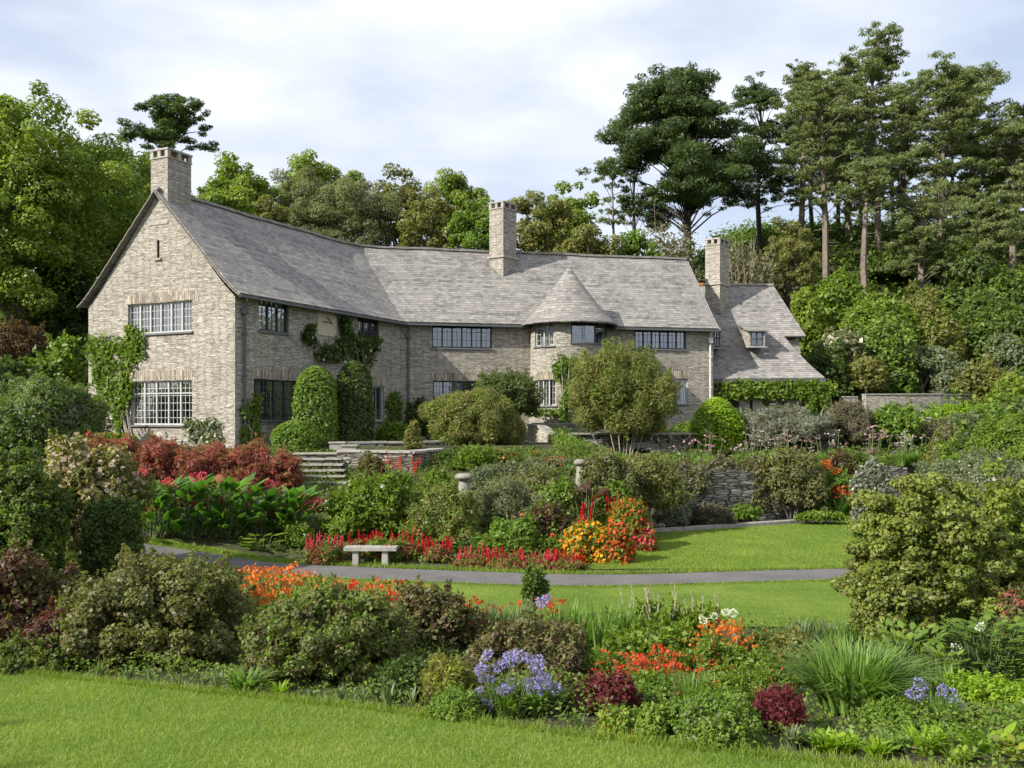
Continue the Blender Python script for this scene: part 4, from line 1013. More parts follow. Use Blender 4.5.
def twigtree(name, label, px, d, ytop, wpx, pal='twig', group=None, bark='pale', n=60, cat='tree'):
    """sparse, half-bare tree: many fine rising twigs with thin leaf"""
    rng = nseed(); x, y, z = gpos(px, d); H = zat(ytop, d)-z; W = wpx/F*d/2; segs = []; P = []
    for i in range(n):
        a = rng.random()*6.283; r_ = W*rng.random()**.5; e = Vector((math.cos(a)*r_, math.sin(a)*r_*.8, H*(.62+.38*rng.random()*(1-.4*(r_/W)**2))))
        s = Vector((e.x*.15, e.y*.15, H*.15*rng.random())); m_ = s.lerp(e, .5)+Vector((-e.x*.18, -e.y*.18, 0)); segs.append(([s, m_, e], [.035, .022, .008]))
        for k in range(5):
            t = .4+.6*rng.random(); b = s.lerp(e, t); f = b+Vector((rng.normal()*.09*W*2, rng.normal()*.2*W, abs(rng.normal())*.08*H)); segs.append(([b, f], [.012, .006])); P += [np.array(b.lerp(f, rng.random()))+rng.normal(size=3)*.25 for _ in range(22)]
    P = np.array(P); root = finish((x, y, z), name, label, cat, group); v = leaves(rng, P, unit(rng.normal(size=P.shape)), 3.6/F*d, 2/F*d)
    quadmesh('crown', v, q4(len(P)), LM_(pal), root, rng.random(len(P))); tubes('trunk', segs, BARK[bark], root)
    return root
# ---------------------------------------------------------------- trees behind the house and on the hill
g_ = 'trees on the wooded hill'
broadleaf('broadleaf_tree', 'tall spreading tree at the far left edge with yellow-green sunlit top', 16, 43, 84, 250, 372, 'oak', g_, nc=150, cr=.15, trunk=.5, lp=4.6, rough=.22, cover=1.4)
broadleaf('broadleaf_tree', 'dark bushy tree between the far left tree and the flat-topped pine', 108, 50, 124, 120, 330, 'mid', g_, nc=60, cr=.24, lp=4.2)
broadleaf('broadleaf_tree', 'dark shaded undergrowth tree just left of the gable wall', 62, 44.5, 235, 110, 420, 'dark', g_, nc=50, cr=.26, cover=1.7)
pine('flat_topped_pine', 'dark flat-topped pine rising above the gable chimney', 171, 66, 99, 152, 96, 'dark', g_, trunk=.35, bark='dark', npad=34, shape='flat', dens=1.5, lp=4.2)
broadleaf('broadleaf_tree', 'dusky green tree behind the gable chimney below the flat-topped pine', 150, 62, 150, 90, 260, 'dark', g_, nc=40)
broadleaf('broadleaf_tree', 'round green tree behind the roof just right of the gable chimney', 238, 64, 152, 84, 270, 'oak', g_, nc=50, cr=.25)
broadleaf('broadleaf_tree', 'light leafy tree directly behind the gable roof slope', 222, 56, 168, 76, 255, 'oak', g_, nc=44, cr=.24, lp=4.8)
broadleaf('broadleaf_tree', 'bright domed treetop showing behind the hazy olive thicket', 316, 76, 150, 100, 250, 'oak', g_, nc=54, cr=.22, lp=3.6)
broadleaf('broadleaf_tree', 'wide hazy olive-grey tree above the wing roof', 304, 66, 164, 116, 285, 'tan', g_, nc=80, cr=.2, lp=3.4, asp=.35, cover=1.1, bark='pale')
broadleaf('broadleaf_tree', 'grey-green feathery tree above the roof valley', 355, 64, 172, 104, 288, 'tan', g_, nc=70, cr=.2, lp=3.4, asp=.35, cover=1.1, bark='pale')
broadleaf('broadleaf_tree', 'yellowish pointed tree in the middle of the tree line', 400, 68, 160, 74, 285, 'olive', g_, nc=50, cr=.24, lp=4, rough=.2)
broadleaf('broadleaf_tree', 'bright round treetop above the main roof, left of the middle chimney', 455, 78, 170, 80, 260, 'oak', g_, nc=44, cr=.24, lp=3.6)
broadleaf('broadleaf_tree', 'olive tree standing low behind the middle of the main ridge', 432, 62, 188, 80, 285, 'olive', g_, nc=50, cr=.22, lp=4)
broadleaf('broadleaf_tree', 'dark green tree directly left of the middle chimney', 472, 60, 198, 62, 290, 'mid', g_, nc=46, cr=.24, lp=4)
broadleaf('broadleaf_tree', 'mid green tree peeping between wing roof and round green tree', 268, 60, 190, 60, 290, 'olive', g_, nc=36, cr=.26)
broadleaf('broadleaf_tree', 'bushy olive tree directly right of the middle chimney', 540, 61, 186, 74, 300, 'olive', g_, nc=56, cr=.22, lp=4)
broadleaf('broadleaf_tree', 'taller dusky tree behind the bushy olive tree right of the middle chimney', 568, 67, 176, 84, 300, 'oak', g_, nc=46, cr=.24)
broadleaf('broadleaf_tree', 'low dark tree above the turret roof', 592, 58, 214, 70, 305, 'olive', g_, nc=36, cr=.26)
pine('leaning_pine', 'pale green pine with thin trunk at the left of the pine group', 620, 72, 158, 232, 62, 'scots', g_, trunk=.22, npad=16, shape='scots', lean=-8, dens=1.1)
broadleaf('broadleaf_tree', 'low green tree above the right end of the main roof ridge', 634, 58, 226, 64, 300, 'mid', g_, nc=34, cr=.26)
twigtree('bare_tree', 'half-bare grey tree left of the right-hand chimney', 672, 60, 222, 64, 'twig', g_)
broadleaf('broadleaf_tree', 'dark green tree behind the half-bare tree and right roof end', 690, 64, 236, 60, 320, 'dark', g_, nc=34, cr=.28)
twigtree('bare_tree', 'half-bare olive tree right of the right-hand chimney', 745, 58, 232, 60, 'twig', g_, n=90)
broadleaf('broadleaf_tree', 'drooping yellow-green tree above the service wing roof', 790, 59, 216, 64, 325, 'olive', g_, nc=56, cr=.2, lp=4.4, asp=.3)
broadleaf('broadleaf_tree', 'shadowy tree behind the service wing ridge', 735, 68, 240, 70, 330, 'dark', g_, nc=34, cr=.3)
# the tall pines
gp = 'tall pines on the hill'
pine('umbrella_pine', 'huge dark spreading pine with curved limbs, leftmost of the tall pines', 690, 68, 76, 205, 164, 'pine', gp, trunk=.55, bark='dark', lean=-14, npad=120, shape='dome', dens=1.0, dead=22)
pine('umbrella_pine', 'dark pine filling in behind the right side of the huge spreading pine', 760, 74, 82, 205, 92, 'pine', gp, trunk=.3, bark='dark', npad=60, shape='dome', dens=1.0)
pine('umbrella_pine', 'low dark pine branch mass under the huge pine at its left', 640, 70, 150, 226, 60, 'pine', gp, trunk=.25, bark='dark', npad=20, shape='dome', lean=-6)
tall = [(800, 70, 66, 205, 78, 'thin reddish pine next to the dark spreading pine', 8), (826, 66, 80, 215, 72, 'pine with forked-looking bare stem left of the tallest pine', -3), (848, 72, 60, 205, 70, 'pine close behind the tallest pine on its left', 2),
        (878, 68, 33, 215, 84, 'tallest pine, with layered crown and straight trunk', -4), (905, 74, 82, 225, 70, 'pine filling the gap right of the tallest pine', 0), (938, 66, 66, 225, 84, 'wide pine with tiered branches near the right', 6),
        (975, 70, 74, 235, 96, 'large loose pine with arching top near the right edge', -10), (1012, 66, 124, 240, 90, 'pine cut by the right edge of the photo', 0), (1040, 72, 100, 260, 90, 'outermost pine mostly beyond the right edge', 0),
        (866, 62, 160, 215, 70, 'shorter pine in front with pale flaking trunk low down', 4), (922, 62, 190, 290, 84, 'shorter pine with drooping green sprays in front of the wide pine', 0), (985, 61, 200, 290, 90, 'shorter pine low on the slope near the right edge', 6)]
for i, (px, d, y0, y1, wp, lab, ln_) in enumerate(tall):
    pine('pine_tree', lab, px, d, y0, y1, wp, 'scots', gp, trunk=.34, bark='red', lean=ln_, npad=92 if y0 < 140 else 56, shape='scots', dens=.95, dead=12)
for i, (px, d, y0, lab) in enumerate([(813, 76, 120, 'slim dark trunked pine behind the thin reddish pine'), (838, 78, 110, 'slim dark pine seen between the two middle pine trunks'), (862, 80, 100, 'slim pine behind the tallest pine'), (893, 78, 110, 'slim pine just right of the tallest trunk'), (956, 78, 120, 'slim dark pine between the wide pine and the loose pine'), (992, 80, 140, 'slim dark pine behind the right-edge pines')]):
    pine('pine_tree', lab, px, d, y0, 190, 56, 'pine', gp, trunk=.26, bark='dark', lean=0, npad=34, shape='scots', dens=.9)
# understorey of the right bank
gb = 'shrubs on the wooded bank'
bank = [('shrub', 'dark evergreen mass under the pines at the far right', 1000, 60, 268, 110, 'dark', 5), ('shrub', 'dark evergreen thicket below the tallest pine', 905, 66, 255, 120, 'dark', 5), ('shrub', 'dark thicket between the pine trunks above the rhododendrons', 835, 70, 262, 120, 'dark', 4.5),
        ('shrub', 'dark thicket left of the pine trunks', 782, 66, 262, 70, 'mid', 4.5),
        ('rhododendron', 'bright green rhododendron nearest the service wing gable', 806, 55, 296, 46, 'oak', 4.6), ('rhododendron', 'big bright rhododendron at the top of the bank', 836, 58, 282, 70, 'bright', 4.6), ('rhododendron', 'bright rhododendron in the middle of the bank', 872, 54, 304, 80, 'bright', 4.6),
        ('rhododendron', 'dark glossy rhododendron right of the bright ones', 908, 56, 308, 60, 'mid', 4.8), ('shrub', 'golden-brown shrub on the bank', 934, 54, 312, 60, 'olive', 4), ('shrub', 'rusty olive shrub beside the golden-brown one', 922, 58, 290, 44, 'olive', 4),
        ('rhododendron', 'dark rhododendron beneath the right-edge pines', 985, 55, 306, 90, 'dark', 5), ('shrub', 'grey-green shrub high at the right edge', 1008, 53, 336, 64, 'sage', 4.2), ('rhododendron', 'deep green bush in the middle of the lower bank', 876, 51.5, 322, 76, 'mid', 4.8)]
for n_, lab, px, d, y0, wp, pl_, lp_ in bank:
    bush(n_, lab, 'shrub', px, d, y0, wp, pl_, gb, lp=lp_, asp=.42, cr=.26, ybot=min(y0+95, 410), cover=1.5, bark='dark', mix=('mid' if pl_ != 'mid' else 'dark', .3))
bush('flowering_shrub', 'shrub covered in creamy blossom right of the service wing', 'shrub', 842, 51, 328, 62, 'tan', gb, lp=4, ybot=395, flowers=('cream', 620, 4.6))
bush('shrub', 'dark grey shrub below the creamy blossoming one', 'shrub', 826, 50, 350, 50, 'dark', gb, ybot=402)
bush('shrub', 'small yellow-green shrub below the creamy blossoming one', 'shrub', 866, 49.5, 358, 40, 'olive', gb, ybot=398)
broadleaf('small_tree', 'small pale tree with trunk behind the low garden wall, left of its twin', 888, 50.5, 358, 40, 394, 'sage', gb, lp=4, trunk=.09, bark='pale', nc=30)
broadleaf('small_tree', 'larger pale grey-green tree behind the low garden wall', 922, 51, 340, 62, 392, 'sage', gb, lp=4, trunk=.1, bark='pale', nc=44)
bush('shrub', 'pale grey-green bush right of the pale trees', 'shrub', 952, 50, 362, 40, 'sage', gb, ybot=405)
bush('shrub', 'rounded olive bush above the right garden', 'shrub', 985, 49, 366, 60, 'olive', gb, ybot=412)
bush('shrub', 'yellow-green shrub at the right edge above the garden', 'shrub', 1018, 47, 378, 60, 'oak', gb, ybot=418)
bush('shrub', 'dark low bush behind the right end of the garden wall', 'shrub', 1000, 48.5, 392, 60, 'mid', gb, ybot=420)
# shrubs left of the house
gl = 'shrubs left of the house'
bush('shrub', 'rusty brown shrub at the left edge beside the tall tree', 'shrub', 12, 37, 326, 70, 'brown', gl, ybot=380, asp=.3)
bush('shrub', 'dark green shrub with broad leaves between brown shrub and house', 'shrub', 58, 37, 346, 70, 'mid', gl, lp=5.5, ybot=420)
bush('shrub', 'dark shrub under the rusty brown one', 'shrub', 10, 35, 362, 70, 'dark', gl, ybot=430)
bush('shrub', 'big grey-green feathery bush left of the gable', 'shrub', 44, 31.5, 380, 110, 'sage', gl, lp=4, asp=.28, cr=.22, cover=1.3, ybot=462, mix=('mid', .45))
bush('shrub', 'dark bush beneath the big feathery bush', 'shrub', 20, 28, 420, 90, 'dark', gl, ybot=500)
# ---------------------------------------------------------------- plants against the house
def climber(name, label, mapf, rects, pal, n, ln, group=None, stems=True, flowers=None, bulge=.18):
    rng = nseed(); P = []
    for (x0, x1, y0, y1, wgt, lo, hi) in rects:
        s0, d0 = s_from_px(mapf, x0, lo, hi); s1, d1 = s_from_px(mapf, x1, lo, hi); d = (d0+d1)/2
        k = int(n*wgt); cs, cz_ = (s0+s1)/2, (zat(y0, d)+zat(y1, d))/2; hs, hz_ = abs(s1-s0)/2, abs(zat(y0, d)-zat(y1, d))/2
        nb = max(4, int(14*wgt)); bs = rng.random((nb, 2))*2-1
        for i in range(k):
            b = bs[rng.integers(nb)]; s = cs+hs*np.clip(b[0]*.85+rng.normal()*.22, -1.15, 1.15); z = cz_+hz_*np.clip(b[1]*.85+rng.normal()*.22, -1.15, 1.15)
            p = mapf(s, z, .03+bulge*rng.random()**1.5); P.append([p.x, p.y, p.z])
    P = np.array(P); q = mapf(*[(s0+s1)/2, 0, .1]); base = np.array([q.x, q.y, GZ])
    out_ = np.array(mapf(0, 0, 1)-mapf(0, 0, 0)); v = leaves(rng, P-base, unit(rng.normal(size=P.shape)*.6+out_), ln, ln*.7)
    root = finish(tuple(base), name, label, 'climber', group); quadmesh('foliage', v, q4(len(P)), LM_(pal), root, rng.random(len(P)))
    segs = []
    for i in range(7):
        e = P[rng.integers(len(P))]-base; segs.append(([Vector((rng.normal()*.1, 0, 0)), Vector((e[0]*.5, e[1]*.5, e[2]*.5+.2)), Vector(e)], [.03, .022, .01]))
    tubes('stems', segs, BARK['pale'], root)
    if flowers:
        k = rng.choice(len(P), flowers[1]); fv = leaves(rng, P[k]-base+out_*.06, unit(rng.normal(size=(len(k), 3))+out_*2), flowers[2], flowers[2]); o = quadmesh('blossoms', fv, q4(len(k)), LM_(flowers[0]), root, rng.random(len(k))); o['kind'] = 'stuff'
    return root
climber('wall_climber', 'bright green vine trained up the sunlit gable wall', gable, [(92, 142, 336, 372, 1.0, 0, GW), (96, 118, 360, 425, .6, 0, GW), (112, 134, 376, 432, .8, 0, GW), (124, 140, 326, 350, .3, 0, GW)], 'bright', 1500, .15)
climber('wall_climber', 'pale-leaved climber low on the gable near the corner', gable, [(188, 222, 418, 446, 1, 0, GW)], 'sage', 900, .12, flowers=('cream', 90, .1))
climber('wall_climber', 'dark climber behind the corner downpipe', front, [(238, 258, 396, 444, 1, 0, 4)], 'mid', 1200, .12)
climber('climbing_rose', 'dark climbing rose with white flowers across the shaded wing wall', front, [(296, 312, 325, 345, .25, 0, 10), (318, 368, 334, 362, 1, 2, 11), (334, 352, 318, 350, .6, 2, 11), (365, 380, 338, 350, .2, 5, 11)], 'dark', 1700, .15, flowers=('white', 40, .12), bulge=.35)
climber('wall_climber', 'narrow dark climber beside the tall ground-floor window', front, [(386, 402, 395, 432, 1, 8, 14)], 'mid', 1100, .12)
climber('wall_climber', 'fresh green climber on the front of the turret', turret, [(556, 577, 358, 404, 1, -1.5, 1.5), (560, 572, 400, 425, .2, -1.5, 1.5)], 'mid', 1500, .13, bulge=.3)
climber('wall_climber', 'sparse green fringe on the turret under its lower window', turret, [(530, 575, 409, 417, 1, -2.5, 1.5)], 'mid', 420, .11)
def porch(s, z, o=0.0): return Vector((s, 45.3-o, z))
climber('porch_vine', 'leafy vine hanging all along the loggia eaves', porch, [(716, 826, 381, 399, 1.7, 9, 17), (716, 826, 380, 392, .8, 9, 17), (804, 826, 392, 414, .5, 9, 17)], 'bright', 2300, .17, bulge=.5)
# clipped yews
def hedge(name, label, px, d, ytop, wpx, pal, depth=1.0, round_=.3, ybot=None, group='clipped evergreens by the house', lp=3.2):
    rng = nseed(); x, y, z = gpos(px, d); h = zat(ytop, d)-z; W = wpx/F*d/2; ln = lp/F*d
    area = 2*math.pi*W*h+math.pi*W*W; n = int(area/(ln*ln*.5*.5)*1.5); u = rng.random(n); a = rng.random(n)*6.283
    t = u; ex = np.where(t > 1-round_, np.sqrt(np.clip(1-((t-(1-round_))/round_)**2, 0, 1)), 1); ex = ex*(.94+.06*np.sin(t*4))
    p = 2.8; cr_ = (np.abs(np.cos(a))**p+np.abs(np.sin(a))**p)**(-1/p)
    rr = W*ex*cr_*(1+.05*np.sin(a*3+t*7)+.04*rng.normal(size=n)); inn = 1-rng.random(n)**2*.25
    P = np.stack([np.cos(a)*rr*inn, np.sin(a)*rr*inn*depth, t*h], 1); Nn = unit(np.stack([np.cos(a), np.sin(a), .3+(t > 1-round_)*1.2], 1)+rng.normal(size=(n, 3))*.45)
    root = finish((x, y, z), name, label, 'hedge', group); quadmesh('foliage', leaves(rng, P, Nn, ln, ln*.55), q4(n), LM_(pal), root, rng.random(n)); tubes('stems', [([Vector((0, 0, -.1)), Vector((0, 0, h*.8))], [.08, .03])], BARK['dark'], root)
    return root
hedge('clipped_yew', 'bright clipped green column against the shaded wing wall', 316, 33.2, 366, 42, 'mid', .9)
hedge('clipped_yew', 'taller dark clipped column right of the bright green column', 354, 34.3, 361, 38, 'dark', .9)
hedge('clipped_hedge', 'low clipped hedge block in front of the bright green column', 296, 31.8, 420, 46, 'mid', .7, .5)
gt_ = 'shrubs on the house terrace'
bush('shrub', 'small dark shrub at the foot of the tall ground-floor window', 'shrub', 392, 37, 424, 34, 'mid', gt_, ybot=446)
bush('shrub', 'small dark shrub beneath the middle downpipe', 'shrub', 418, 39.5, 402, 30, 'dark', gt_, ybot=438)
bush('shrub', 'slim yellow-green upright bush in front of the terrace wall', 'shrub', 413, 31.8, 422, 16, 'olive', gt_, asp=.3)
bush('dome_shrub', 'large olive dome-shaped bush in front of the main lower windows', 'shrub', 473, 35, 387, 102, 'olive', gt_, lp=3.6, asp=.24, cr=.17, needle=True, cover=1.7, ybot=449, mix=('mid', .3), rough=.08, depth=.8)
bush('dome_shrub', 'darker rounded bush behind the olive dome, beside the turret', 'shrub', 504, 39, 374, 66, 'dark', gt_, lp=3.2, asp=.3, cr=.2, ybot=420, mix=('tan', .3))
bush('tall_shrub', 'wide olive bush-tree on several pale stems before the turret and right windows', 'shrub', 624, 36.2, 348, 124, 'olive', gt_, lp=3.2, asp=.26, cr=.19, rough=.11, needle=True, ybot=438, stems=10, mix=('mid', .3), bark='pale', depth=.7, cover=1.2, dome=False, lo=-.85, srad=.35, nc=190)
hedge('dome_shrub', 'vivid lime-green dome bush before the right end of the main front', 717, 37.5, 397, 54, 'lime', 1, .85, group=gt_, lp=3)
bush('silver_shrub', 'spreading silver-grey bush in front of the loggia', 'shrub', 787, 37, 408, 86, 'silver', gt_, lp=3.4, asp=.25, needle=True, cr=.2, ybot=447, mix=('heath', .3))
bush('shrub', 'brownish feathery bush in front of the wooden gate', 'shrub', 847, 37.5, 402, 48, 'heath', gt_, lp=3.2, asp=.22, needle=True, cr=.2, ybot=443, mix=('olive', .2))
bush('shrub', 'mid green bush below the long garden wall', 'shrub', 893, 38, 408, 60, 'mid', gt_, lp=4, cr=.22, ybot=444)
bush('shrub', 'low brown-green bush below the short garden wall', 'shrub', 934, 38, 423, 50, 'heath', gt_, asp=.3, ybot=446, mix=('olive', .4))
bush('shrub', 'dark bush at the foot of the right downpipe', 'shrub', 686, 42, 424, 24, 'mid', gt_, ybot=440)
bush('shrub', 'dark bush between the loggia and the lime-green dome', 'shrub', 742, 43, 412, 34, 'dark', gt_, ybot=440)
# right upper garden
gr_ = 'plants of the upper right garden'
ur = [('bush', 'yellow-green leafy bush below the right part of the garden wall', 955, 44, 404, 50, 'lime'), ('bush', 'soft green bush at the right above the flower slope', 990, 42, 408, 60, 'mid'), ('bush', 'grey-leaved bush in the middle of the upper right garden', 968, 40, 414, 40, 'sage'),
      ('bush', 'tall feathery light green clump near the right edge', 1000, 33, 424, 80, 'bright'), ('bush', 'light green clump touching the right edge', 1024, 31, 440, 60, 'bright'), ('bush', 'small brown grassy clump right of the pink flower band', 962, 36, 436, 36, 'grassy'),
      ('bush', 'fresh green clump left of the feathery light green one', 950, 31, 446, 46, 'mid'), ('bush', 'small pointed olive bush above the big maple', 936, 31.5, 438, 26, 'olive')]
for a_, lab, px, d, y0, wp, pl_ in ur: bush('garden_shrub', lab, 'shrub', px, d, y0, wp, pl_, gr_, asp=.35, cr=.22)
bush('flowering_shrub', 'grey shrub with whitish flower heads above the big maple', 'shrub', 985, 24, 458, 110, 'sage', gr_, asp=.35, flowers=('cream', 500, 3.6), ybot=510)
bush('flowering_shrub', 'shrub with faded lilac flower heads at the right edge above the maple', 'shrub', 1020, 19, 478, 70, 'heath', gr_, flowers=('lilac', 180, 4))
bush('flowering_shrub', 'pinkish flowering clump at the top right of the garden', 'shrub', 1012, 44, 404, 40, 'sage', gr_, flowers=('lilac', 120, 3))
# pink flower band and grasses below the terrace
gd = 'pink wand flowers below the terrace'
for i, (px, lab) in enumerate([(665, 'clump of pink wand flowers left of the lime-green dome'), (705, 'clump of pink wand flowers under the lime-green dome'), (748, 'clump of pink wand flowers left of the silver bush'), (792, 'clump of pink wand flowers under the silver bush'),
                               (832, 'clump of pink wand flowers left of the brownish feathery bush'), (870, 'tallest clump of pink wand flowers, below the brownish bush'), (908, 'clump of pink wand flowers under the mid green bush')]):
    strap('wand_flower', lab, 'flowers', px, 35.4, 440, 44, 'sage', gd, n=140, wpxl=1.2, lean=.8, fleck=('pink' if i % 2 else 'lilac', 170, 1.8, 428, 452))
gg = 'grassy clumps on top of the dry stone wall'
for i, (px, d, y0, wp, pl_, lab) in enumerate([(610, 34, 446, 50, 'blade', 'green strap-leaved clump behind the upper mushroom stone'), (655, 34, 450, 40, 'grassy', 'grassy clump before the arch in the wall'), (690, 33.5, 450, 50, 'blade', 'blue-green grassy clump right of the arch'),
        (730, 33.5, 452, 50, 'grassy', 'tawny grassy clump under the lime-green dome'), (775, 33.5, 452, 50, 'grassy', 'tawny grassy clump under the silver bush'), (820, 34, 450, 50, 'blade', 'green grassy clump under the brownish feathery bush'),
        (865, 34, 450, 50, 'grassy', 'pale grassy clump right of the white-leaved bush'), (905, 34, 448, 50, 'blade', 'grassy clump below the short garden wall'), (545, 29, 462, 60, 'sword', 'bluish iris-like clump between the two mushroom stones')]):
    strap('grass_clump', lab, 'grasses', px, d, y0, wp, pl_, gg, n=260, wpxl=1.4, lean=.8)
for k, (px, d, y0, wp, pl_, lab) in enumerate([(766, 31.3, 470, 46, 'heath', 'grey trailer next to the big tawny arching shrub'), (664, 29.4, 476, 50, 'tan', 'tawny trailer at the left part of the dry stone wall face'), (812, 32, 466, 40, 'olive', 'olive trailer at the right end of the dry stone wall')]):
    bush('trailing_shrub', lab, 'shrub', px, d, y0, wp, pl_, 'shrubs hanging over the dry stone wall', asp=.3, cr=.2, ybot=516-6*(k % 3), mix=('mid', .2), cover=.8, depth=.35, rough=.35)
# trailing shrubs over the dry stone wall
gw = 'shrubs hanging over the dry stone wall'
for (px, d, y0, y1, wp, pl_, lab, mixx) in [(645, 27.6, 456, 512, 70, 'olive', 'olive bush at the left end of the dry stone wall', ('tan', .3)), (604, 26.5, 454, 505, 60, 'tan', 'pale tan twiggy bush right of the upper mushroom stone', ('olive', .5)),
        (682, 30.2, 462, 508, 56, 'heath', 'grey trailing shrub on the dry stone wall, left piece', ('olive', .4)), (720, 30.9, 460, 500, 46, 'heath', 'grey trailing shrub in the middle of the dry stone wall', ('olive', .3)),
        (752, 31.2, 458, 512, 40, 'olive', 'olive trailing shrub hiding the dry stone wall', ('heath', .4)), (792, 31.2, 452, 510, 64, 'tan', 'big tawny arching shrub over the dry stone wall', ('olive', .5)),
        (672, 28.8, 505, 524, 36, 'silver', 'low grey cushion at the foot of the dry stone wall', None), (712, 29.4, 505, 522, 40, 'heath', 'low brown-grey cushion in the middle of the wall foot', None), (745, 30.2, 506, 520, 30, 'mid', 'low green cushion at the foot of the wall', None),
        (835, 31.6, 472, 518, 46, 'mid', 'dark green bush in the corner of the upper lawn', None), (838, 32.2, 452, 490, 40, 'purple', 'purple-leaved bush behind the corner of the upper lawn', ('mid', .3))]:
    bush('trailing_shrub', lab, 'shrub', px, d, y0, wp, pl_, gw, asp=.35, cr=.22, ybot=y1, mix=mixx, cover=1.3, depth=.5)
bush('white_leaved_bush', 'whitish-leaved bush left of the big maple', 'shrub', 872, 28, 462, 36, 'silver', gw, ybot=530, flowers=('cream', 260, 3.2), depth=.6)
strap('red_flowers', 'vivid red flower cluster in the corner beside the whitish bush', 'flowers', 838, 31.2, 490, 24, 'canna', None, n=60, wpxl=3, fleck=('scarlet', 90, 3, 487, 498))
bigleaf('canna_lily', 'orange canna lily standing in the purple-leaved bush', 'flowers', 828, 31.4, 462, 22, 'purple', None, n=16, lpx=12, flowers=dict(pal='orange', pts=[(826, 463), (828, 466), (836, 471), (838, 474)], size=4.5))
bush('ground_plant', 'low bright green mat along the corner of the upper lawn', 'plant', 822, 29.8, 512, 50, 'bright', None, lp=3, cr=.3, ybot=520, depth=.5)
# ---------------------------------------------------------------- garden walls, steps, stones, bench
def stonewall(name, label, pts, z0, z1, th, cap=.06, m=DRYST, cat='wall', capm=COPE, group=None):
    """wall along pts (x, y) with its own base and top heights per point"""
    mb = MB(); cb = MB(); n = len(pts); P = [Vector((p[0], p[1], 0)) for p in pts]; u = 0
    z0 = z0 if isinstance(z0, list) else [z0]*n; z1 = z1 if isinstance(z1, list) else [z1]*n
    rngw = random.Random(n*7+int(pts[0][0]*13))
    nrm = []
    for i in range(n):
        t = (P[min(i+1, n-1)]-P[max(i-1, 0)]).normalized(); nrm.append(Vector((t.y, -t.x, 0)))
    for i in range(n-1):
        l = (P[i+1]-P[i]).length
        for s, o in ((1, 0), (-1, -th)):
            a, b = P[i]+nrm[i]*o, P[i+1]+nrm[i+1]*o
            q = [(a.x, a.y, z0[i]), (b.x, b.y, z0[i+1]), (b.x, b.y, z1[i+1]), (a.x, a.y, z1[i])]; uv = [(u, z0[i]), (u+l, z0[i+1]), (u+l, z1[i+1]), (u, z1[i])]
            mb.face(q if s > 0 else q[::-1], uv if s > 0 else uv[::-1])
        if cap:
            k = max(1, int(l/.55))
            for j in range(k):
                a = P[i].lerp(P[i+1], j/k)-nrm[i]*th/2; b = P[i].lerp(P[i+1], (j+.96)/k)-nrm[i]*th/2; za = z1[i]+(z1[i+1]-z1[i])*j/k; zb = z1[i]+(z1[i+1]-z1[i])*(j+.96)/k
                jz = cap/2+.003+rngw.random()*.02; cb.obox((a.x, a.y, za+jz), (b.x, b.y, zb+jz), cap, th+.08+rngw.random()*.03)
        u += l
    for i, o in ((0, 1), (n-1, -1)):
        a, b = P[i], P[i]-nrm[i]*th; mb.face([(a.x, a.y, z0[i]), (b.x, b.y, z0[i]), (b.x, b.y, z1[i]), (a.x, a.y, z1[i])])
    mb.face([(P[0].x, P[0].y, z1[0]-.01)]*3) if False else None
    root = finish((P[0].x, P[0].y, z0[0]), name, label, cat, group)
    M_ = __import__('mathutils').Matrix.Translation((-P[0].x, -P[0].y, -z0[0]))
    for b_, nm, mm in ((mb, 'wall', m), (cb, 'coping', capm)):
        if b_.v: o = b_.build(nm, mm, None); o.parent = root; o.matrix_parent_inverse = M_
    return root, M_
def PP(px, d): return ((px-CX)/F*d, d)
xs = np.linspace(2.6, 14.5, 16)
stonewall('dry_stone_wall', 'overgrown grey dry stone retaining wall behind the pool', [(x, float(wall_line(x))-.12) for x in xs], -3.7, [-1.78+.06*math.sin(x*2) for x in xs], .5, cap=0)
# wall of the house terrace with its arch
tw = [PP(548, 37.3), PP(572, 37.2), PP(600, 37.1), PP(614, 37.1)]; z_t = -.62
aw = MB()
xa, xb = PP(548, 37.1)[0], PP(694, 37.1)[0]; acx, ar = PP(641, 37.1)[0], 1.0; ztop, zb_ = -.68, -2.6; zs = -2.05
def wv(x, z, o=0): return Vector((x, 37.1-o, z))
for (q0, q1) in ((xa, acx-ar), (acx+ar, xb)):
    aw.face([wv(q0, zb_), wv(q1, zb_), wv(q1, ztop), wv(q0, ztop)])
for i in range(16):
    a0, a1 = math.pi-math.pi*i/16, math.pi-math.pi*(i+1)/16
    p0, p1 = (acx+ar*math.cos(a0), zs+ar*math.sin(a0)*.82), (acx+ar*math.cos(a1), zs+ar*math.sin(a1)*.82)
    aw.face([wv(p0[0], p0[1]), wv(p1[0], p1[1]), wv(p1[0], ztop), wv(p0[0], ztop)]); aw.face([wv(*p0), wv(*p1), wv(p1[0], p1[1], -.9), wv(p0[0], p0[1], -.9)])
aw.face([wv(acx-ar, zb_, -.9), wv(acx+ar, zb_, -.9), wv(acx+ar, ztop, -.9), wv(acx-ar, ztop, -.9)])
aw.face([wv(xa, zb_, -.0), wv(xa, ztop, 0), wv(xa, ztop, -.5), wv(xa, zb_, -.5)])
atw = finish((xa, 37.1, zb_), 'terrace_wall', 'dark stone terrace wall with a low arch below the house', 'wall', None)
M_ = __import__('mathutils').Matrix.Translation((-xa, -37.1, -zb_))
o = aw.build('wall', DRYST, None); o.parent = atw; o.matrix_parent_inverse = M_
vo_ = MB()
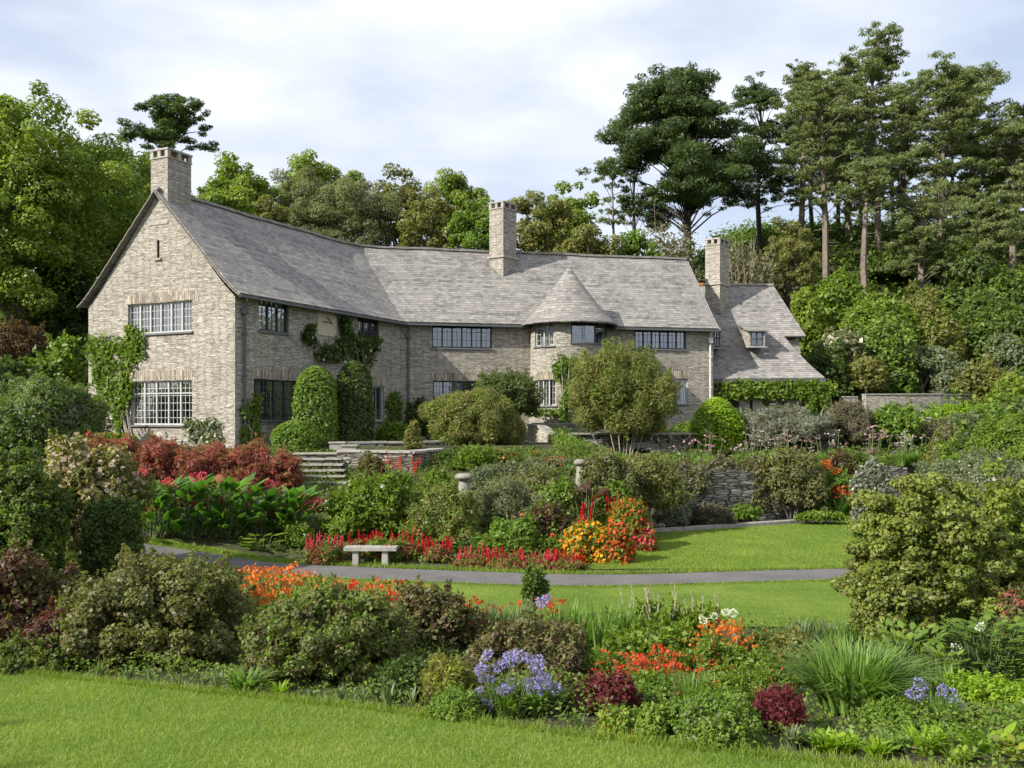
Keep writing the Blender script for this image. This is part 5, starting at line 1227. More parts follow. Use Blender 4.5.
for i in range(18):
    a0, a1 = math.pi-math.pi*(i+.06)/18, math.pi-math.pi*(i+.94)/18; R0, R1 = ar, ar+.3
    vo_.face([wv(acx+r_*math.cos(a), zs+r_*math.sin(a)*.82, .03) for r_, a in ((R0, a0), (R0, a1), (R1, a1), (R1, a0))])
o = vo_.build('arch_stones', COPE, None); o.parent = atw; o.matrix_parent_inverse = M_
cp = MB(); x = xa
rr_ = random.Random(3)
while x < xb: l = .5+rr_.random()*.4; cp.box((x+l/2, 37.25, ztop+.04), (l-.02, .6, .06+.01*rr_.random())); x += l
o = cp.build('coping', COPE, None); o.parent = atw; o.matrix_parent_inverse = M_
# paving of the terrace behind it: the ground
stonewall('stair_wall', 'curved sloping stone stair wall below the turret', [PP(px, d) for px, d in ((528, 38.9), (538, 38.4), (546, 37.9), (552, 37.3), (557, 36.6), (560, 35.9))], -2.2, [-.35, -.4, -.6, -.95, -1.4, -1.9], .35, cap=.09, m=STONE)
stonewall('turret_plinth', 'broad stone plinth at the foot of the turret', [PP(px, d) for px, d in ((532, 39.6), (548, 39.3), (570, 39.2), (600, 39.4), (625, 39.9))], -1.6, -.30, .4, cap=.07, m=STONE)
stonewall('low_wall', 'pale low stone wall right of the garden steps', [PP(337, 29.6), PP(362, 29.4), PP(388, 29.2), PP(412, 29.0)], -2.6, -1.13, .5, cap=.07, m=DRYST)
stonewall('low_wall', 'stone wall running back from the end of the pale low wall', [PP(413, 29.0), PP(424, 29.8), PP(441, 31.6), PP(460, 34.0)], -2.4, -1.14, .45, cap=.07)
stonewall('low_wall', 'dark low wall along the house terrace behind the flower beds', [PP(330, 32.6), PP(372, 33.0), PP(420, 33.4), PP(470, 34.2), PP(528, 35.2)], -1.9, -.93, .4, cap=.07)
stonewall('garden_wall', 'long grey garden wall on the bank right of the loggia', [PP(866, 47.0), PP(905, 47.2), PP(940, 47.6), PP(968, 48.4), PP(1010, 49.5)], [-.4, -.3, -.2, 0, .2], [1.17, 1.2, 1.2, 1.2, 1.3], .45, cap=.06, m=STONE)
stonewall('garden_wall', 'short low wall in front of the long garden wall', [PP(908, 41.2), PP(930, 41.0), PP(952, 41.4), PP(962, 42.4)], -1.2, [-.02, -.03, -.1, -.5], .4, cap=.06)
stonewall('garden_wall', 'short end of wall beside the wooden gate', [PP(842, 47.4), PP(850, 47.4), PP(858, 47.4)], -.7, 1.05, .4, cap=.06, m=STONE)
# wooden gate
gt0 = place(825, 47.2, 0); gt1 = place(843, 47.2, 0); gate = finish((gt0.x, 47.2, gz(gt0.x, 47.2)), 'wooden_gate', 'pale wooden picket gate right of the loggia', 'gate', None); gzz = gz(gt0.x, 47.2)
wgt = gt1.x-gt0.x
for i, (x, w_, h_) in enumerate([(0, .12, 1.5-gzz*0), (wgt, .14, 1.62)]):
    mb = MB(); mb.box((x, 0, h_/2), (w_, w_, h_)); mb.box((x, 0, h_+.02), (w_+.05, w_+.05, .04)); mb.build('post', OAK, gate)
for z in (.35, 1.3): mb = MB(); mb.box((wgt/2, 0, z), (wgt-.13, .05, .09)); mb.build('rail', OAK, gate)
for i in range(6): mb = MB(); mb.box((.14+(wgt-.28)*i/5, -.045, .8), (.05, .03, 1.2)); mb.build('picket', OAK, gate)
# steps
sx, sy = PP(321, 27.6); steps = finish((sx, sy, gz(sx, sy)), 'stone_steps', 'flight of rough pale stone steps rising to the house terrace', 'steps', None)
for i in range(8):
    k = i/7; rr_ = random.Random(i); zt_ = -2.32+1.17*k-gz(sx, sy); y_ = .0+i*.34
    mb = MB()
    for j in range(3): mb.box((-.8+.55*j+.3+.02*rr_.random()-.10*i, y_, zt_-.02+rr_.random()*.012), (.54, .44, .045+.01*rr_.random()))
    mb.box((-.1*i, y_+.03, zt_-.16), (1.5, .34, .21), m=1); mb.build('step', [COPE, DRYST], steps)
for (px, d, y0, w_, h_, lab) in [(338, 31.8, 443, .5, .3, 'square stone block left of its twin on the terrace edge'), (350, 31.4, 446, .5, .2, 'flat square stone block on the terrace edge by the dark column')]:
    p = place(px, d, zat(y0, d)); b = MB(); b.box((0, 0, -.12), (w_, .5, .24)); b.box((0, 0, .02), (w_+.08, .58, .05)); o = b.build('stone_block', COPE); o.location = p; tag(o, lab, 'stone block', 'stone blocks on the terrace')
# staddle stones
STAD = plain('lichened_stone', (.21, .20, .165), var=.4, scale=12, bump=.6)
for (px, d, yt, yb, wp, lab) in [(464, 24.1, 473, 494, 18, 'mushroom-shaped staddle stone left of its twin, above the bench bed'), (580, 26.4, 459, 482, 12, 'smaller mushroom-shaped staddle stone among grasses behind the orange flowers')]:
    x, y = PP(px, d); z1 = zat(yt, d); z0 = min(zat(yb, d), z1-.5)-.45; r_ = wp/F*d/2
    root = finish((x, y, z0), 'staddle_stone', lab, 'garden ornament', 'mushroom staddle stones'); H = z1-z0
    mb = MB(); mb.lathe((0, 0, 0), [(r_*.85, 0), (r_*.72, H*.5), (r_*.5, H-.16), (0, H-.16)], 12); mb.build('base', STAD, root, smooth=True)
    mb = MB(); mb.lathe((0, 0, 0), [(0, H-.17), (r_*.9, H-.165), (r_*1.08, H-.11), (r_*.95, H-.05), (r_*.5, H-.005), (0, H)], 18); mb.build('cap', STAD, root, smooth=True)
# bench
bd = 22.0; bx, by = PP(371, bd); bz = gz(bx, by); bench = finish((bx, by, bz), 'stone_bench', 'plain backless stone bench beside the path', 'bench', None)
sw_ = 52/F*bd; sz_ = zat(546.5, bd)-bz
mb = MB(); mb.box((0, 0, sz_-.04), (sw_, .42, .085)); o = mb.build('seat', COPE, bench); bv = o.modifiers.new('b', 'BEVEL'); bv.width = .015
for s in (-1, 1): mb = MB(); mb.box((s*sw_*.28, 0, (sz_-.085)/2-.03), (.15, .34, sz_-.085+.06), 0, 0, .9); o = mb.build('leg', COPE, bench); bv = o.modifiers.new('b', 'BEVEL'); bv.width = .012
# pool coping
cpp = smooth_poly([(3.2, 27.55), (3.9, 27.85), (6, 28.75), (9, 30.15), (11.2, 31.05)], 24); mb = MB()
for a, b in zip(cpp, cpp[1:]):
    a3, b3 = Vector((a[0], a[1], gz(*a)+.05)), Vector((b[0], b[1], gz(*b)+.05)); mb.obox(a3, a3.lerp(b3, .97), .1, .28)
o = mb.build('pool_coping', COPE); tag(o, 'narrow pale stone edging between the upper lawn and the pool', 'kerb')
# planter on the terrace wall
px_, d_ = 658, 37.3; x, y = PP(px_, d_); root = finish((x, y, ztop+.075), 'flower_pot', 'pot of red and yellow-green flowers on the terrace wall', 'flower pot', None)
mb = MB(); mb.lathe((0, 0, 0), [(.16, 0), (.22, .22), (.25, .24), (.2, .24), (0, .2)], 14); mb.build('pot', TERRAC, root)
rng = nseed(); u = unit(rng.normal(size=(160, 3)))*.3; u[:, 2] = np.abs(u[:, 2])*.8+.25; quadmesh('foliage', leaves(rng, u, unit(u), .09, .06), q4(160), LM_('lime'), root, rng.random(160))
u = unit(rng.normal(size=(40, 3)))*.3+np.array([.12, 0, 0]); u[:, 2] = np.abs(u[:, 2])*.8+.2; o = quadmesh('blossoms', leaves(rng, u, unit(u), .1, .08), q4(40), LM_('scarlet'), root, rng.random(40)); o['kind'] = 'stuff'
# ---------------------------------------------------------------- middle beds
gm = 'plants of the middle bed'
gru = 'russet shrubs below the gable'
for (px, d, y0, y1, wp, lab) in [(112, 27.6, 437, 486, 64, 'leftmost russet-leaved bush, under the gable vine'), (158, 27.4, 440, 492, 74, 'russet bush second from the left below the gable'), (205, 27.4, 444, 494, 70, 'russet bush in the middle of the row below the gable'), (248, 27.3, 446, 500, 64, 'russet bush just right of the gable corner'), (282, 27, 452, 500, 42, 'rightmost russet bush, beside the garden steps')]:
    bush('russet_shrub', lab, 'shrub', px, d, y0, wp, 'russet', gru, lp=3.0, asp=.3, cr=.18, ybot=y1, needle=True, mix=('olive', .3), flowers=('red' if px > 230 else 'rose', 170, 2.2))
bush('orange_flowers', 'patch of orange flowers against the foot of the gable', 'flowers', 110, 28.6, 434, 46, 'mid', gm, flowers=('scarlet', 160, 3), ybot=448)
gc = 'red-flowered cannas beside the path'
for (px, d, y0, wp, lab, pts) in [(150, 23.5, 478, 66, 'leftmost clump of broad-leaved canna beside the path', [(144, 472), (148, 499)]), (188, 23.9, 474, 66, 'second canna clump from the left', [(180, 504), (192, 495)]), (224, 23.7, 476, 62, 'canna clump in the middle of the row', [(219, 479), (208, 508), (220, 505)]),
                           (262, 23.3,482, 62, 'canna clump left of the red spikes by the path', [(250, 492), (270, 484), (237, 535)]), (292, 23.6, 486, 44, 'rightmost canna clump beside the white-flowered bush', [(285, 516), (272, 511)])]:
    bigleaf('canna_lily', lab, 'flowers', px, ray_ground(px, 545)[1]+.45, y0, wp, 'canna', gc, n=95, lpx=25, wr=.36, up=.8, flowers=dict(pal='rose', pts=pts+[(px-22+((i_*17+px) % 44), y0+2+(i_*13+px) % 40) for i_ in range(7)], size=5))
bush('flowering_bush', 'lush green bush dotted with white flowers behind the bench', 'shrub', 374, 24.2, 480, 88, 'bright', gm, lp=4.6, cr=.22, ybot=540, flowers=('white', 200, 2.8), needle=True)
bush('olive_bush', 'olive green leafy bush right of the bench', 'shrub', 442, 23.8, 488, 76, 'olive', gm, lp=3.6, asp=.3, cr=.22, ybot=556, mix=('mid', .4))
bush('shrub', 'grey twiggy shrub in the middle of the bed', 'shrub', 505, 25, 478, 66, 'tan', gm, asp=.25, ybot=540, cr=.25, cover=1.0, stems=22, bark='pale')
bush('shrub', 'green leafy bush below the grey twiggy shrub', 'shrub', 515, 23, 520, 54, 'mid', gm, ybot=560, cr=.25)
bush('shrub', 'dark purplish bush left of the amber flowers', 'shrub', 548, 23.6, 500, 44, 'purple', gm, ybot=560, mix=('mid', .4))
bush('shrub', 'yellow-green heathy bush behind the grey twiggy shrub', 'shrub', 540, 27, 470, 60, 'olive', gm, asp=.3, ybot=505, mix=('tan', .4))
bush('shrub', 'dark leafy bush above the amber flowers', 'shrub', 562, 26, 484, 44, 'mid', gm, ybot=515)
bush('bright_bush', 'bright green rounded bush on the low wall corner', 'shrub', 476, 29.6, 446, 46, 'bright', gm, asp=.3, cr=.22, needle=True)
bush('bright_bush', 'small bright green bush left of the larger mushroom stone', 'shrub', 437, 26.6, 470, 32, 'bright', gm, asp=.3, cr=.24, needle=True)
bush('shrub', 'dark low shrub between the two walls', 'shrub', 455, 30, 450, 34, 'dark', gm)
bush('shrub', 'bronze shrub left of the orange torch flowers', 'shrub', 371, 28, 456, 30, 'bronze', gm)
strap('torch_lily', 'clump of orange torch flowers before the pale low wall', 'flowers', 400, 27.8, 466, 44, 'mid', gm, n=160, wpxl=1.5, spikes=dict(pal='scarlet', n=30, h=9, W=22, y0=452, y1=466, wid=.5))
strap('torch_lily', 'pair of orange torch flowers on tall stems near the stair wall', 'flowers', 534, 31, 458, 34, 'blade', gm, n=120, wpxl=1.5, spikes=dict(pal='scarlet', n=3, h=8, W=6, y0=450, y1=464, wid=1.5))
bush('shrub', 'dark grassy bush behind the pair of torch flowers', 'shrub', 520, 32, 448, 44, 'dark', gm, asp=.25, needle=True)
bush('shrub', 'tawny low plants left of the bluish iris clump', 'shrub', 500, 28.5, 464, 46, 'brown', gm, asp=.3, mix=('sage', .6))
bush('shrub', 'small bush right of the stair wall foot', 'shrub', 575, 34, 446, 36, 'olive', gm)
bigleaf('dark_canna', 'dark purple-leaved canna above the amber flowers', 'plant', 586, 25.4, 480, 36, 'purple', gm, n=34, lpx=18, wr=.4)
bush('shrub', 'green bush between the red spikes and the dark canna', 'shrub', 612, 26, 484, 46, 'mid', gm, ybot=520)
bush('amber_flowers', 'mound of amber yellow daisies at the corner of the upper lawn', 'flowers', 588, 22.6, 522, 52, 'mid', gm, rough=.1, cr=.22, ybot=576, flowers=[('amber', 3400, 3.3), ('orange', 900, 3.4)], depth=.9)
bush('orange_flowers', 'mound of orange-red daisies spilling onto the upper lawn', 'flowers', 617, 22.4, 524, 36, 'mid', gm, rough=.1, cr=.24, ybot=574, flowers=[('scarlet', 1900, 3.2), ('orange', 1100, 3.1)], depth=.9)
bush('red_flowers', 'red and orange flower mound behind the amber daisies', 'flowers', 628, 24.6, 500, 42, 'bright', gm, rough=.1, cr=.24, ybot=545, flowers=[('scarlet', 1700, 3.1), ('amber', 500, 3.2)])
bush('red_flowers', 'crimson flower mound at the right side of the flower bed', 'flowers', 640, 24.3, 524, 34, 'mid', gm, rough=.1, cr=.24, ybot=562, flowers=[('rose', 1600, 3.2), ('red', 900, 3.2)])
strap('red_spire', 'crimson spires above the amber daisies', 'flowers', 584, 24.6, 520, 22, 'mid', gm, n=40, spikes=dict(pal='red', n=5, h=24, W=7, y0=500, y1=508, wid=.45))
strap('red_spire', 'crimson spires at the top of the red and orange mound', 'flowers', 609, 25.4, 500, 22, 'mid', gm, n=40, spikes=dict(pal='red', n=6, h=16, W=8, y0=489, y1=498, wid=.5))
gs_ = 'clumps of red lobelia spikes along the path'
for (px, d, y0, wp, pl_, lab) in [(324, 22.2, 534, 36, 'rose', 'crimson spikes left of the stone bench'), (366, 22.9, 532, 36, 'red', 'crimson spikes right behind the stone bench'), (404, 22.7, 534, 40, 'red', 'crimson spikes just right of the bench'), (438, 22.4, 538, 28, 'red', 'two-toned red spikes at the foot of the olive bush'),
        (474, 21.9, 548, 40, 'rose', 'low rosy spikes, first clump of the row at the path'), (505, 21.8, 548, 40, 'red', 'low red spikes, second clump of the row at the path'), (536, 21.7, 550, 40, 'rose', 'low rosy spikes, third clump of the row at the path'), (566, 21.7, 550, 40, 'red', 'low red spikes at the right end of the row by the lawn')]:
    bush('red_lobelia', lab, 'flowers', px, d, y0+8, wp, 'mid', gs_, asp=.3, cr=.3, lp=3.2, mix=('russet', .45), needle=True)
    root = bpy.context.scene.objects[-1] if False else None
    rng = nseed(); x, y, z = gpos(px, d-.15); rt = [o for o in COL.objects if o.get('label') == lab][0]
    add_spikes(rng, rt, x, y, z, d, pal=pl_, n=44, h=12, W=wp*.48, y0=y0-2, y1=y0+16, wid=.55)
bigleaf('leafy_plant', 'small broad-leaved green plant at the path edge under the cannas', 'plant', 262, 23, 532, 34, 'bright', gm, n=22, lpx=14, wr=.6, up=.4)
bigleaf('leafy_plant', 'dark broad-leaved plant below the olive bush', 'plant', 462, 23, 530, 34, 'canna', gm, n=26, lpx=12, wr=.55, up=.4)
bush('big_bush', 'dark green shady bush at the left edge in the middle distance', 'shrub', 22, 17.5, 454, 84, 'dark', None, lp=4.2, cr=.22, ybot=590, mix=('oak', .3), cover=1.5)
bush('hydrangea', 'large bush with faded beige and pink flower heads at the left', 'shrub', 86, 19.8, 441, 112, 'olive', None, lp=3.6, cr=.18, ybot=560, flowers=[('pinky', 4200, 5)])
bush('shrub', 'dark shaded bush under the faded-flower bush', 'shrub', 112, 18.6, 500, 56, 'dark', None, ybot=580)
bush('ground_plant', 'low green mat at the left start of the path verge', 'plant', 175, 23.1, 541, 90, 'mid', None, lp=3, ybot=552, depth=.3)
# ---------------------------------------------------------------- front border
gf = 'plants of the front border'
gmp = 'big maple-leaved shrubs of the front border'
bush('maple_shrub', 'broad bronze-green maple shrub, second from the left in the front border', 'shrub', 156, 12.3, 550, 200, 'bronze', gmp, lp=4.4, asp=.6, cr=.13, flat=.7, cover=1.45, ybot=690, mix=('olive', .35), depth=.9, rough=.1)
bush('maple_shrub', 'grey-green maple shrub in front border left of the blue agapanthus', 'shrub', 330, 10.9, 582, 176, 'bronze', gmp, lp=4.4, asp=.6, cr=.13, flat=.7, cover=1.45, ybot=700, mix=('mid', .35), depth=.9, rough=.1)
bush('maple_shrub', 'dark purplish maple shrub at the left edge of the front border', 'shrub', 10, 12.6, 548, 130, 'purple', gmp, lp=4.4, asp=.6, cr=.18, flat=.7, ybot=690, mix=('bronze', .4))
bush('shrub', 'shaded red-brown bush between the two left maple shrubs', 'shrub', 55, 11.9, 610, 80, 'purple', gf, lp=5, ybot=688, mix=('maroon', .2))
bush('shrub', 'low dark green bush at the lawn edge on the far left', 'shrub', 40, 11.6, 640, 110, 'dark', gf, lp=5, ybot=690, mix=('olive', .3))
bush('shrub', 'small fresh green bush in front of the bronze-green maple', 'shrub', 95, 12.6, 596, 40, 'mid', gf, lp=6, ybot=680)
bush('maple_shrub', 'airy bronze shrub behind the grey-green maple near the path', 'shrub', 430, 12.6, 586, 84, 'bronze', gmp, lp=5, asp=.6, cr=.18, ybot=655, cover=1.1, mix=('purple', .3))
bush('maple_shrub', 'bronze-brown shrub right behind the blue agapanthus', 'shrub', 525, 10.6, 622, 150, 'bronze', gmp, lp=4.2, asp=.6, cr=.15, ybot=710, mix=('purple', .35), cover=1.3)
bush('big_maple', 'very large golden-green and russet maple at the right', 'shrub', 930, 12.4, 464, 172, 'gold', None, lp=4.0, asp=.6, cr=.12, flat=.6, ybot=650, depth=.9, cover=1.8, rough=.09, mix=('bronze', .3))
bush('big_maple', 'shaded dark rear half of the large maple at the right edge', 'shrub', 1012, 13.4, 474, 130, 'gold', None, lp=4.2, asp=.6, cr=.14, flat=.6, ybot=670, mix=('oak', .4))
bush('shrub', 'golden low skirt of foliage under the large maple', 'shrub', 895, 12, 560, 90, 'gold', None, lp=4.2, asp=.6, cr=.18, flat=.6, ybot=650, mix=('bronze', .3))
bush('shrub', 'russet-brown shrub at the right edge below the maple', 'shrub', 1016, 11.4, 590, 40, 'russet', gf, lp=5, ybot=665, mix=('bronze', .5))
strap('crocosmia', 'orange crocosmia band between the two maple shrubs', 'flowers', 270, 15.5, 574, 90, 'blade', gf, n=170, wpxl=2, fleck=('orange', 950, 3.2, 566, 592))
strap('crocosmia', 'short vertical orange flower patch right of the bronze-green maple', 'flowers', 258, 13.2, 592, 24, 'blade', gf, n=50, fleck=('orange', 140, 4, 588, 608))
strap('crocosmia', 'red-orange crocosmia sprays behind the grey-green maple', 'flowers', 362, 14.6, 588, 110, 'blade', gf, n=200, wpxl=2.2, fleck=('scarlet', 1100, 3.4, 582, 604))
strap('crocosmia', 'sparse red-orange crocosmia left of the iris leaves', 'flowers', 470, 14.6, 600, 60, 'blade', gf, n=90, fleck=('scarlet', 130, 3.6, 598, 614))
strap('crocosmia', 'thin red crocosmia sprays between the iris stands', 'flowers', 545, 14, 602, 50, 'blade', gf, n=60, fleck=('scarlet', 90, 3.6, 598, 612))
gi = 'sword-leaved iris stands'
strap('iris_leaves', 'blue-green stand of upright iris leaves left of the dark upright shrub', 'plant', 505, 13.2, 598, 70, 'sword', gi, n=240, wpxl=2.8, lean=.28, stiff=.9, clumps=7)
strap('iris_leaves', 'brighter stand of upright iris leaves in the middle of the border', 'plant', 590, 12.4, 596, 84, 'blade', gi, n=300, wpxl=3, lean=.3, stiff=.9, clumps=9)
strap('iris_leaves', 'iris leaves behind the giant grass at the lawn edge', 'plant', 800, 12.6, 616, 90, 'sword', gi, n=260, wpxl=3, lean=.4, clumps=8)
strap('iris_leaves', 'broader iris leaves just left of the large maple', 'plant', 846, 12, 618, 60, 'blade', gi, n=160, wpxl=4, lean=.5, clumps=4)
strap('iris_leaves', 'dark strap leaves behind the orange-red flowers', 'plant', 660, 12, 630, 60, 'blade', gi, n=160, wpxl=3, lean=.5, clumps=4)
bush('upright_shrub', 'narrow dark upright shrub standing before the path', 'shrub', 534, 15.6, 568, 24, 'dark', None, lp=4, ybot=606, mix=('mid', .3))
strap('agapanthus', 'single blue flower head above the iris leaves', 'flowers', 543, 12.8, 640, 24, 'blade', None, n=30, heads=dict(pal='blue', pts=[(542, 602), (546, 600)], size=7, flat=.8))
bush('leafy_perennial', 'lush green leafy perennial with pale yellow spires', 'plant', 668, 13, 606, 110, 'bright', gf, lp=6.5, asp=.5, cr=.25, flat=.6, needle=True, ybot=650)
rt = [o for o in COL.objects if o.get('label') == 'lush green leafy perennial with pale yellow spires'][0]
add_spikes(nseed(), rt, *gpos(668, 12.8), 12.8, pal='cream', n=30, h=20, W=52, y0=584, y1=608, wid=.3)
bush('leafy_perennial', 'fresh green leafy clump right of the iris stand', 'plant', 650, 11.4, 632, 84, 'bright', gf, lp=6.5, asp=.5, cr=.3, needle=True, ybot=672, flowers=('white', 5, 9))
strap('red_daisies', 'dense band of red-orange flowers in the middle of the front border', 'flowers', 652, 9.9, 668, 96, 'mid', gf, n=240, wpxl=2, fleck=('scarlet', 950, 3.1, 652, 678))
bush('leafy_perennial', 'green stems below the red-orange flower band', 'plant', 660, 9.2, 676, 90, 'mid', gf, lp=5, asp=.4, needle=True, flowers=('scarlet', 60, 5))
strap('crocosmia', 'tall loose orange-red flowers with pale seed heads', 'flowers', 722, 11.2, 640, 74, 'blade', gf, n=200, wpxl=2.2, fleck=('orange', 800, 3.1, 622, 668), heads=dict(pal='white', pts=[(703, 620), (726, 612), (714, 616), (733, 613), (735, 638), (780, 641)], size=5))
bush('leafy_perennial', 'leafy green mass under the tall loose orange-red flowers', 'plant', 742, 10.4, 650, 100, 'bright', gf, lp=6, asp=.5, cr=.26, flowers=[('scarlet', 70, 5), ('white', 10, 6)])
bush('leafy_perennial', 'dull brown-green bush behind the giant grass', 'plant', 800, 10.8, 640, 80, 'olive', gf, lp=5, ybot=690)
ga = 'blue agapanthus clumps'
rngA = np.random.default_rng(42)
ptsA = [(470+88*rngA.random(), 655+38*rngA.random()**1.2) for _ in range(28)]+[(488, 704), (556, 690)]
strap('agapanthus', 'large agapanthus clump full of blue flower heads at the lawn edge', 'flowers', 508, 8.35, 676, 116, 'blade', ga, n=420, wpxl=4.2, lean=.9, stiff=.4, heads=dict(pal='blue', pts=ptsA, size=7.5, flat=.8))
strap('agapanthus', 'agapanthus clump with scattered pale blue heads beside the giant grass', 'flowers', 932, 8.0, 688, 90, 'blade', ga, n=300, wpxl=4, lean=.9, stiff=.4, heads=dict(pal='blue', pts=[(914, 693), (901, 706), (950, 694), (957, 704), (936, 729), (913, 750), (920, 684), (942, 690), (925, 700)], size=8, flat=.8))
bush('shrub', 'yellow-green heather-like bush left of the blue agapanthus', 'shrub', 452, 8.9, 657, 62, 'yellow', gf, lp=4.4, asp=.3, cr=.22, needle=True, mix=('olive', .55))
bush('shrub', 'low fresh green bush at the foot of the yellow-green one', 'shrub', 456, 8.3, 690, 56, 'mid', gf, lp=4.4, asp=.4)
bush('shrub', 'dark shadowed bush under the grey-green maple', 'shrub', 408, 9.4, 660, 60, 'dark', gf, lp=5)
bush('maroon_shrub', 'deep maroon feathery shrub right of the blue agapanthus', 'shrub', 610, 8.6, 676, 56, 'maroon', gf, lp=4.4, asp=.35, needle=True, mix=('bronze', .2))
bush('maroon_shrub', 'dark bronze lower part of the bed beside the maroon shrub', 'shrub', 570, 8.9, 676, 50, 'purple', gf, lp=4.6, mix=('mid', .4))
bush('low_plant', 'yellowish low plant at the lawn edge under the maroon shrub', 'plant', 622, 7.6, 708, 46, 'yellow', gf, lp=5, mix=('mid', .55))
bush('low_plant', 'small bushy green plant at the lawn edge near the blue agapanthus', 'plant', 654, 7.4, 704, 36, 'mid', gf, lp=5, mix=('yellow', .25))
bush('sedum', 'broad green plant topped with beige flower heads at the lawn edge', 'plant', 716, 7.3, 694, 96, 'mid', gf, lp=4.6, cr=.2, ybot=750, flowers=[('tan', 1300, 3.8)])
bush('maroon_shrub', 'dark red wispy plant between the sedum and the giant grass', 'shrub', 780, 7.8, 690, 50, 'maroon', gf, lp=4, asp=.3, needle=True, ybot=730)
strap('giant_grass', 'very large arching clump of long green strap leaves', 'grasses', 852, 8.6, 626, 200, 'blade', None, n=760, wpxl=3.6, lean=.95, stiff=.5, clumps=1)
strap('giant_grass', 'upright inner blades beside the very large strap-leaved clump', 'grasses', 880, 8.9, 640, 80, 'sword', None, n=200, wpxl=3.4, lean=.6, clumps=2)
strap('hosta', 'yellow-green broad-leaved plant under the giant grass', 'plant', 838, 7.0, 726, 84, 'lime', gf, n=130, wpxl=8, lean=.9, stiff=.3, clumps=5)
strap('grass_clump', 'small pale spiky clump left of the yellow-green broad leaves', 'plant', 792, 7.1, 722, 40, 'sage', gf, n=70, wpxl=4, lean=.6)
strap('grass_clump', 'light arching clump below the pale blue heads', 'plant', 930, 6.9, 722, 66, 'lime', gf, n=170, wpxl=4, lean=.9, clumps=2)
bush('maroon_shrub', 'crimson plume-like plant at the lower right', 'plant', 972, 8.2, 714, 44, 'maroon', gf, lp=5, needle=True, flowers=('rose', 60, 4))
bigleaf('leafy_plant', 'light broad-leaved plant in the bottom right corner', 'plant', 992, 6.8, 742, 46, 'lime', gf, n=36, lpx=26, wr=.4, up=.9)
bigleaf('leafy_plant', 'small yellow plant at the extreme bottom right', 'plant', 1016, 6.6, 744, 34, 'yellow', gf, n=26, lpx=20, wr=.45)
bigleaf('hydrangea', 'dark broad-leaved hydrangea with white flowers at the right', 'shrub', 984, 10.4, 606, 90, 'mid', gf, n=380, lpx=12, wr=.55, up=.5, flowers=dict(pal='white', pts=[(980, 627), (973, 652), (956, 648), (990, 668), (986, 702), (1012, 711)], size=5))
bigleaf('hydrangea', 'dark broad-leaved bush in the right corner behind the white hydrangea', 'shrub', 1016, 10.8, 600, 60, 'mid', gf, n=300, lpx=12, wr=.55, up=.5)
bigleaf('hosta', 'large ribbed leaves of a plant below the left of the big maple', 'plant', 905, 10.2, 618, 90, 'mid', gf, n=200, lpx=13, wr=.5, up=.8)
bigleaf('hosta', 'pale fleshy leaves between the giant grass and the hydrangea', 'plant', 940, 9.6, 640, 50, 'bright', gf, n=120, lpx=12, wr=.45, up=.8)
bush('pond_plants', 'low yellow-green water-side plants at the lower right', 'plant', 985, 8.6, 678, 90, 'lime', gf, lp=4.5, asp=.4, flat=.5, ybot=705, depth=.6)
bush('leafy_perennial', 'low green foliage under the pale blue heads', 'plant', 900, 7.9, 700, 70, 'mid', gf, lp=5, asp=.4)
bush('leafy_perennial', 'low green foliage behind the bottom right corner plant', 'plant', 1010, 7.6, 706, 50, 'mid', gf, lp=5, asp=.4)
gti = 'young iris fans along the lawn edge'
for i, (px, dpy, y0, wp, lab) in enumerate([(100, 683, 656, 16, 'first young iris fan from the left'), (128, 686, 662, 20, 'second young iris fan from the left'), (150, 689, 663, 16, 'third young iris fan from the left, before the bronze-green maple'), (176, 691, 672, 26, 'wide young iris fan before the bronze-green maple'), (205, 693, 672, 16, 'small iris fan left of the arching day lily'),
        (312, 704, 684, 22, 'young iris fan right of the arching day lily'), (340, 707, 680, 18, 'young iris fan below the grey-green maple'), (362, 710, 684, 20, 'pale young iris fan below the grey-green maple'), (388, 712, 678, 26, 'tall pale iris fan right of the grey-green maple'), (412, 715, 682, 12, 'narrow iris fan next to the dark shadowed bush'), (580, 735, 712, 26, 'small iris fan under the dark bronze bed'), (218, 695, 666, 10, 'thin iris fan touching the arching day lily')]):
    x, d = ray_ground(px, dpy); strap('iris_fan', lab, 'plant', px, d+.15, y0, wp, 'sword', gti, n=16, wpxl=4.2, lean=.35, stiff=.9)
x, d = ray_ground(244, 699); strap('day_lily', 'arching green day lily at the lawn edge', 'plant', 244, d+.3, 662, 62, 'blade', gf, n=110, wpxl=4, lean=.95)
x, d = ray_ground(284, 702); strap('day_lily', 'yellowish arching day lily right of the green one', 'plant', 280, d+.3, 676, 26, 'lime', gf, n=34, wpxl=4, lean=.9)
strap('iris_fan', 'iris fan on the yellow-green slope near the bottom right corner', 'plant', 806, 7.2, 722, 24, 'sage', gti, n=20, wpxl=5, lean=.4)
